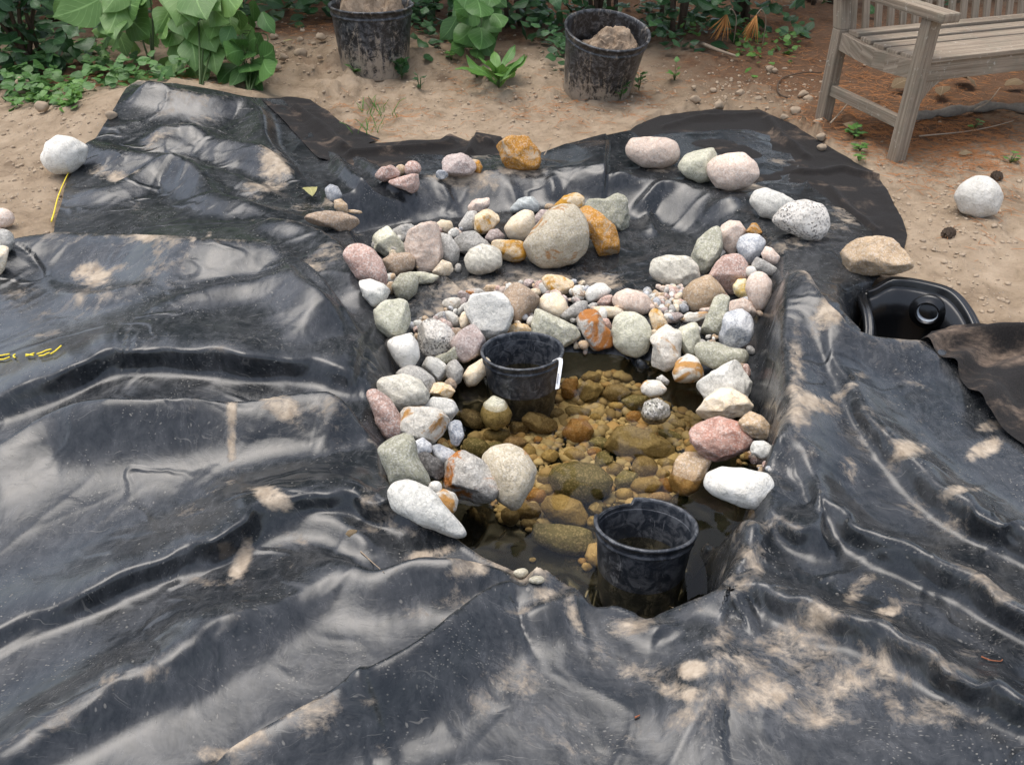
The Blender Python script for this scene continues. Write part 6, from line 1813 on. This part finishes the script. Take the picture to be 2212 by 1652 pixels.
# dead leaves
def dead_leaf(label, px, py, ln, ang, seed, mat=None, kind='ovate', lift=.012, wf=1.0, curl=.5, grp=None):
    g = hit(px, py); rg = np.random.default_rng(seed)
    d = np.array([math.cos(ang), math.sin(ang), .05]); b = -d * ln / 2
    o = build_leaves("dead_leaf", [(b, b + d * ln, np.cross(d, [rg.normal() * .25, rg.normal() * .25 - .2, 1]), wf, curl, rg.random())], mat or L_DRY, None, kind, seed)
    o.location = g + [0, 0, lift + curl * ln * .1]
    tag(o, label, "dead leaf", grp)
dead_leaf("withered yellow-green leaf standing in the liner crease at the left bank", 670, 432, .10, -1.1, 3, L_YEL, 'ovate', .03, .8)
dead_leaf("small green leaf floating on the water at the front left", 1103, 1141, .020, .4, 4, L_BRIGHT, 'round', .10, 1.0, .1)
dead_leaf("curled tan dead leaf under the bench seat beside the front leg", 1945, 190, .14, .5, 5, L_DRY, 'ovate', .004, .9, .9)
dead_leaf("pale tan dead leaf behind the bench's curved brace", 2080, 185, .15, 2.2, 6, L_DRY, 'ovate', .004, .9, .9)
dead_leaf("tan dead leaf at the right border under the bench", 2190, 188, .12, .2, 7, L_DRY, 'ovate', .004, .9, .9)
dead_leaf("brown curled dead leaf under the bench, left of the pale tan one", 2030, 205, .11, 1.2, 8, L_DRY, 'ovate', .004, .9, .9)
dead_leaf("flat tan dead leaf left of the bench's stretcher", 1840, 280, .10, 2.6, 9, L_DRY, 'ovate', .004, .9, .9)
dead_leaf("pale flat chip of leaf on the needles below the bench", 2085, 338, .07, .1, 10, L_DRY, 'ovate', .01, .6)
dead_leaf("pale leaf lying on the dirt left of the soil-heaped pot", 625, 102, .06, .3, 11, L_YEL, 'ovate', .03)
dead_leaf("orange dead leaf hanging above the needle litter by the bench", 1835, 20, .12, -1.3, 12, L_DRY, 'ovate', .25)
dead_leaf("small tan chip of leaf on the dark liner fold at the left front", 760, 1152, .028, .4, 13, L_DRY, 'ovate', .004, .8, .1)

# pine cones
def cone(label, px, py, r, seed):
    g = hit(px, py); rg = np.random.default_rng(seed); Ls = []
    for k in range(46):
        t = k / 46; th = k * 2.4; R = r * math.sin(math.pi * (.12 + .8 * t)); c = np.array([(t - .5) * 2.2 * r, math.cos(th) * R * .5, math.sin(th) * R * .5])
        d = np.array([.35, math.cos(th), math.sin(th)]); d /= np.linalg.norm(d)
        Ls.append((c, c + d * r * .65, np.cross(d, [1, 0, 0]), 1.1, .3, rg.random()))
    o = build_leaves("pine_cone", Ls, M_BARK, None, 'round', seed); o.location = g + [0, 0, r * .6]; o.rotation_euler = (0, .1, rg.uniform(0, 3))
    tag(o, label, "pine cone")
cone("dark open pine cone on the dirt below the white stone", 2046, 512, .023, 4)
cone("dark pine cone on the needles behind the white stone", 2152, 388, .022, 5)

# dry orange seed sprigs hanging in the weeds
def sprig(label, px, py, h, seed):
    g = hit(px, py); rg = np.random.default_rng(seed); root = empty("dry_sprig", g)
    V, F = tube(smooth_poly([[.05, .05, 0], [.04, .02, h * .7], [0, 0, h], [-.03, -.02, h * .9]], 5), .003, 6); link_mesh("stalk", V, F, M_DRYW, root)
    tb = []
    for _ in range(34):
        b = np.array([-.03, -.02, h * .9]); e = b + np.array([rg.normal() * .022 - .03, rg.normal() * .02, -rg.uniform(.08, .15)])
        tb.append(tube([b, (b + e) / 2 + [0.004, 0, .0], e], [.0012, .003, .0015], 5))
    V, F = merge_tubes(tb); link_mesh("seed_head", V, F, M_SEED, root)
    tag(root, label, "dry plant")
sprig("dry orange seed head hanging left in the weeds near the bench", 1570, 98, .20, 3)
sprig("dry orange seed head hanging right in the weeds near the bench", 1632, 108, .22, 4)

# soil clods behind the pond
def clods(pts, label, group, seed):
    rg = np.random.default_rng(seed)
    for k, (x, y, r) in enumerate(pts):
        t = np.linspace(0, 2 * math.pi, 10)[:-1]
        out = np.c_[x + r * np.cos(t) * (1 + .2 * rg.normal(size=9) * .6), y + r * .75 * np.sin(t) * (1 + .15 * rg.normal(size=9))]
        o = place_stone("soil_clod", label, 'tan', 'a', out, seed * 31 + k, sub=3, group=group, cat="soil clod", embed=.3)
        o.data.materials.clear(); o.data.materials.append(M_CLOD)
rg = np.random.default_rng(5)
clods([(x + rg.normal() * 5, y + rg.normal() * 4, rg.uniform(5, 15)) for x, y in [(560, 60), (590, 75), (615, 95), (640, 85), (655, 110), (620, 125), (585, 115), (675, 95), (690, 120), (655, 70), (700, 80), (600, 150), (640, 145), (575, 90)]], "crumbly tan soil clod on the bank left of the soil-heaped pot", "soil clods left of the heaped pot", 2)
clods([(x + rg.normal() * 5, y + rg.normal() * 4, rg.uniform(5, 13)) for x, y in [(1510, 215), (1540, 195), (1500, 190), (1560, 225), (1600, 205), (1660, 140), (1670, 150), (1735, 200), (1745, 215), (1720, 240), (1765, 268), (1780, 300), (1770, 320), (1740, 260), (1700, 250), (1640, 215)]], "crumbly tan soil clod on the dirt left of the bench", "soil clods left of the bench", 3)
clods([(50, 185, 20), (90, 232, 16), (240, 248, 12)], "lump of soil among the ground cover at the left", "soil lumps at the left", 4)

# crumbs and grit lying on the bare dirt: nobody could count them
def crumbs():
    rg = np.random.default_rng(41); v0, f0 = ICO[2]
    zones = [(650, 110, 130, 60, 420), (1000, 240, 420, 60, 650), (1250, 150, 200, 70, 250), (1600, 200, 200, 70, 600), (2050, 500, 200, 160, 550), (80, 380, 140, 130, 420), (150, 240, 200, 40, 200), (1900, 420, 200, 60, 200), (1000, 120, 100, 50, 150), (2080, 640, 130, 50, 120)]
    Q = np.concatenate([np.c_[cx + rg.normal(size=c) * rx * .6, cy + rg.normal(size=c) * ry * .6] for cx, cy, rx, ry, c in zones])
    P = on_top(Q); ok = ~inside(P[:, 0], P[:, 1], LINER_P) & (P[:, 1] < 6.5) & (np.abs(P[:, 0]) < 4) & ~inside(P[:, 0], P[:, 1], BOX_P)
    P = P[ok]; n = len(P); P[:, 2] = ground_h(P[:, 0], P[:, 1])
    r = (.002 + .010 * rg.random(n) ** 3.0); th = rg.uniform(0, 6.28, n)
    s = np.stack([r, r * rg.uniform(.6, 1, n), r * rg.uniform(.5, .8, n)], 1)
    q = v0[None] * (1 + .16 * rg.normal(size=(n, len(v0), 1))) * s[:, None]
    q = np.stack([q[..., 0] * np.cos(th)[:, None] - q[..., 1] * np.sin(th)[:, None], q[..., 0] * np.sin(th)[:, None] + q[..., 1] * np.cos(th)[:, None], q[..., 2]], -1)
    V = (q + P[:, None] + np.array([0, 0, .001])).reshape(-1, 3)
    F = (f0[None] + (np.arange(n) * len(v0))[:, None, None]).reshape(-1, 3)
    o = link_mesh("soil_crumbs", V, F, M_CLOD); tag(o, "loose crumbs of tan soil scattered over the bare dirt", "soil crumbs", kind="stuff")
crumbs()
# needle litter
def needles():
    rg = np.random.default_rng(91)
    zones = [(1950, 270, 260, 80, 1900), (2100, 330, 160, 60, 900), (1640, 90, 120, 60, 500), (1250, 230, 260, 40, 260), (800, 250, 150, 40, 190), (1330, 190, 120, 30, 150), (660, 90, 80, 40, 200), (300, 195, 160, 20, 260), (1020, 170, 60, 40, 80), (1950, 160, 250, 60, 900), (2150, 430, 100, 100, 90)]
    Q = np.concatenate([np.c_[cx + rg.normal(size=c) * rx * .55, cy + rg.normal(size=c) * ry * .55] for cx, cy, rx, ry, c in zones])
    P = unproj(Q[:, 0], Q[:, 1], 0.02)
    ok = (np.abs(P[:, 0]) < 5) & (P[:, 1] < 7.5) & (P[:, 1] > 0) & ~inside(P[:, 0], P[:, 1], LINER_P)
    P = P[ok]; n = len(P)
    P[:, 2] = ground_h(P[:, 0], P[:, 1]) + .004 + rg.random(n) * .008
    th = rg.uniform(0, 6.28, n); l = rg.uniform(.03, .08, n); w = .0012
    d = np.c_[np.cos(th), np.sin(th), rg.normal(size=n) * .08] * l[:, None] / 2; s_ = np.c_[-np.sin(th), np.cos(th), 0 * th] * w
    V = np.stack([P - d - s_, P + d - s_ * .3, P + d + s_ * .3, P - d + s_, P + [0, 0, .002]], 1).reshape(-1, 3)
    b = np.arange(n)[:, None] * 5
    F = np.concatenate([b + np.array([i, (i + 1) % 4, 4]) for i in range(4)])
    o = link_mesh("pine_needles", V, F, mat_plain("rusty_needles", (.30, .13, .05), .8, .2, .5, 9), smooth=False)
    tag(o, "rust-coloured pine needle litter scattered over the dirt", "needle litter", kind="stuff")
needles()

# yellow chalk writing on the liner, upside down from here
def stroke(pts):
    s = 10.80
    P = [hit(x / s, 716.8 + y / s) + [0, 0, .0035] for x, y in pts]
    return tube(smooth_poly(P, 4), .0024, 6)
ST_ = [[(-60, 560), (0, 580), (120, 560), (235, 540)], [(-60, 690), (0, 670), (110, 662), (240, 610)], [(375, 545), (330, 570), (330, 605), (365, 625)], [(615, 550), (700, 562), (790, 572)], [(612, 588), (700, 562), (812, 520)],
       [(870, 545), (980, 510), (1090, 460), (1205, 432)], [(920, 585), (1020, 575), (1100, 540), (1170, 510)], [(1185, 545), (1290, 480), (1370, 410), (1440, 350)]]
for s_ in ST_:
    V, F = stroke(s_)
    link_mesh("chalk_stroke", V, F, M_YEL, liner)
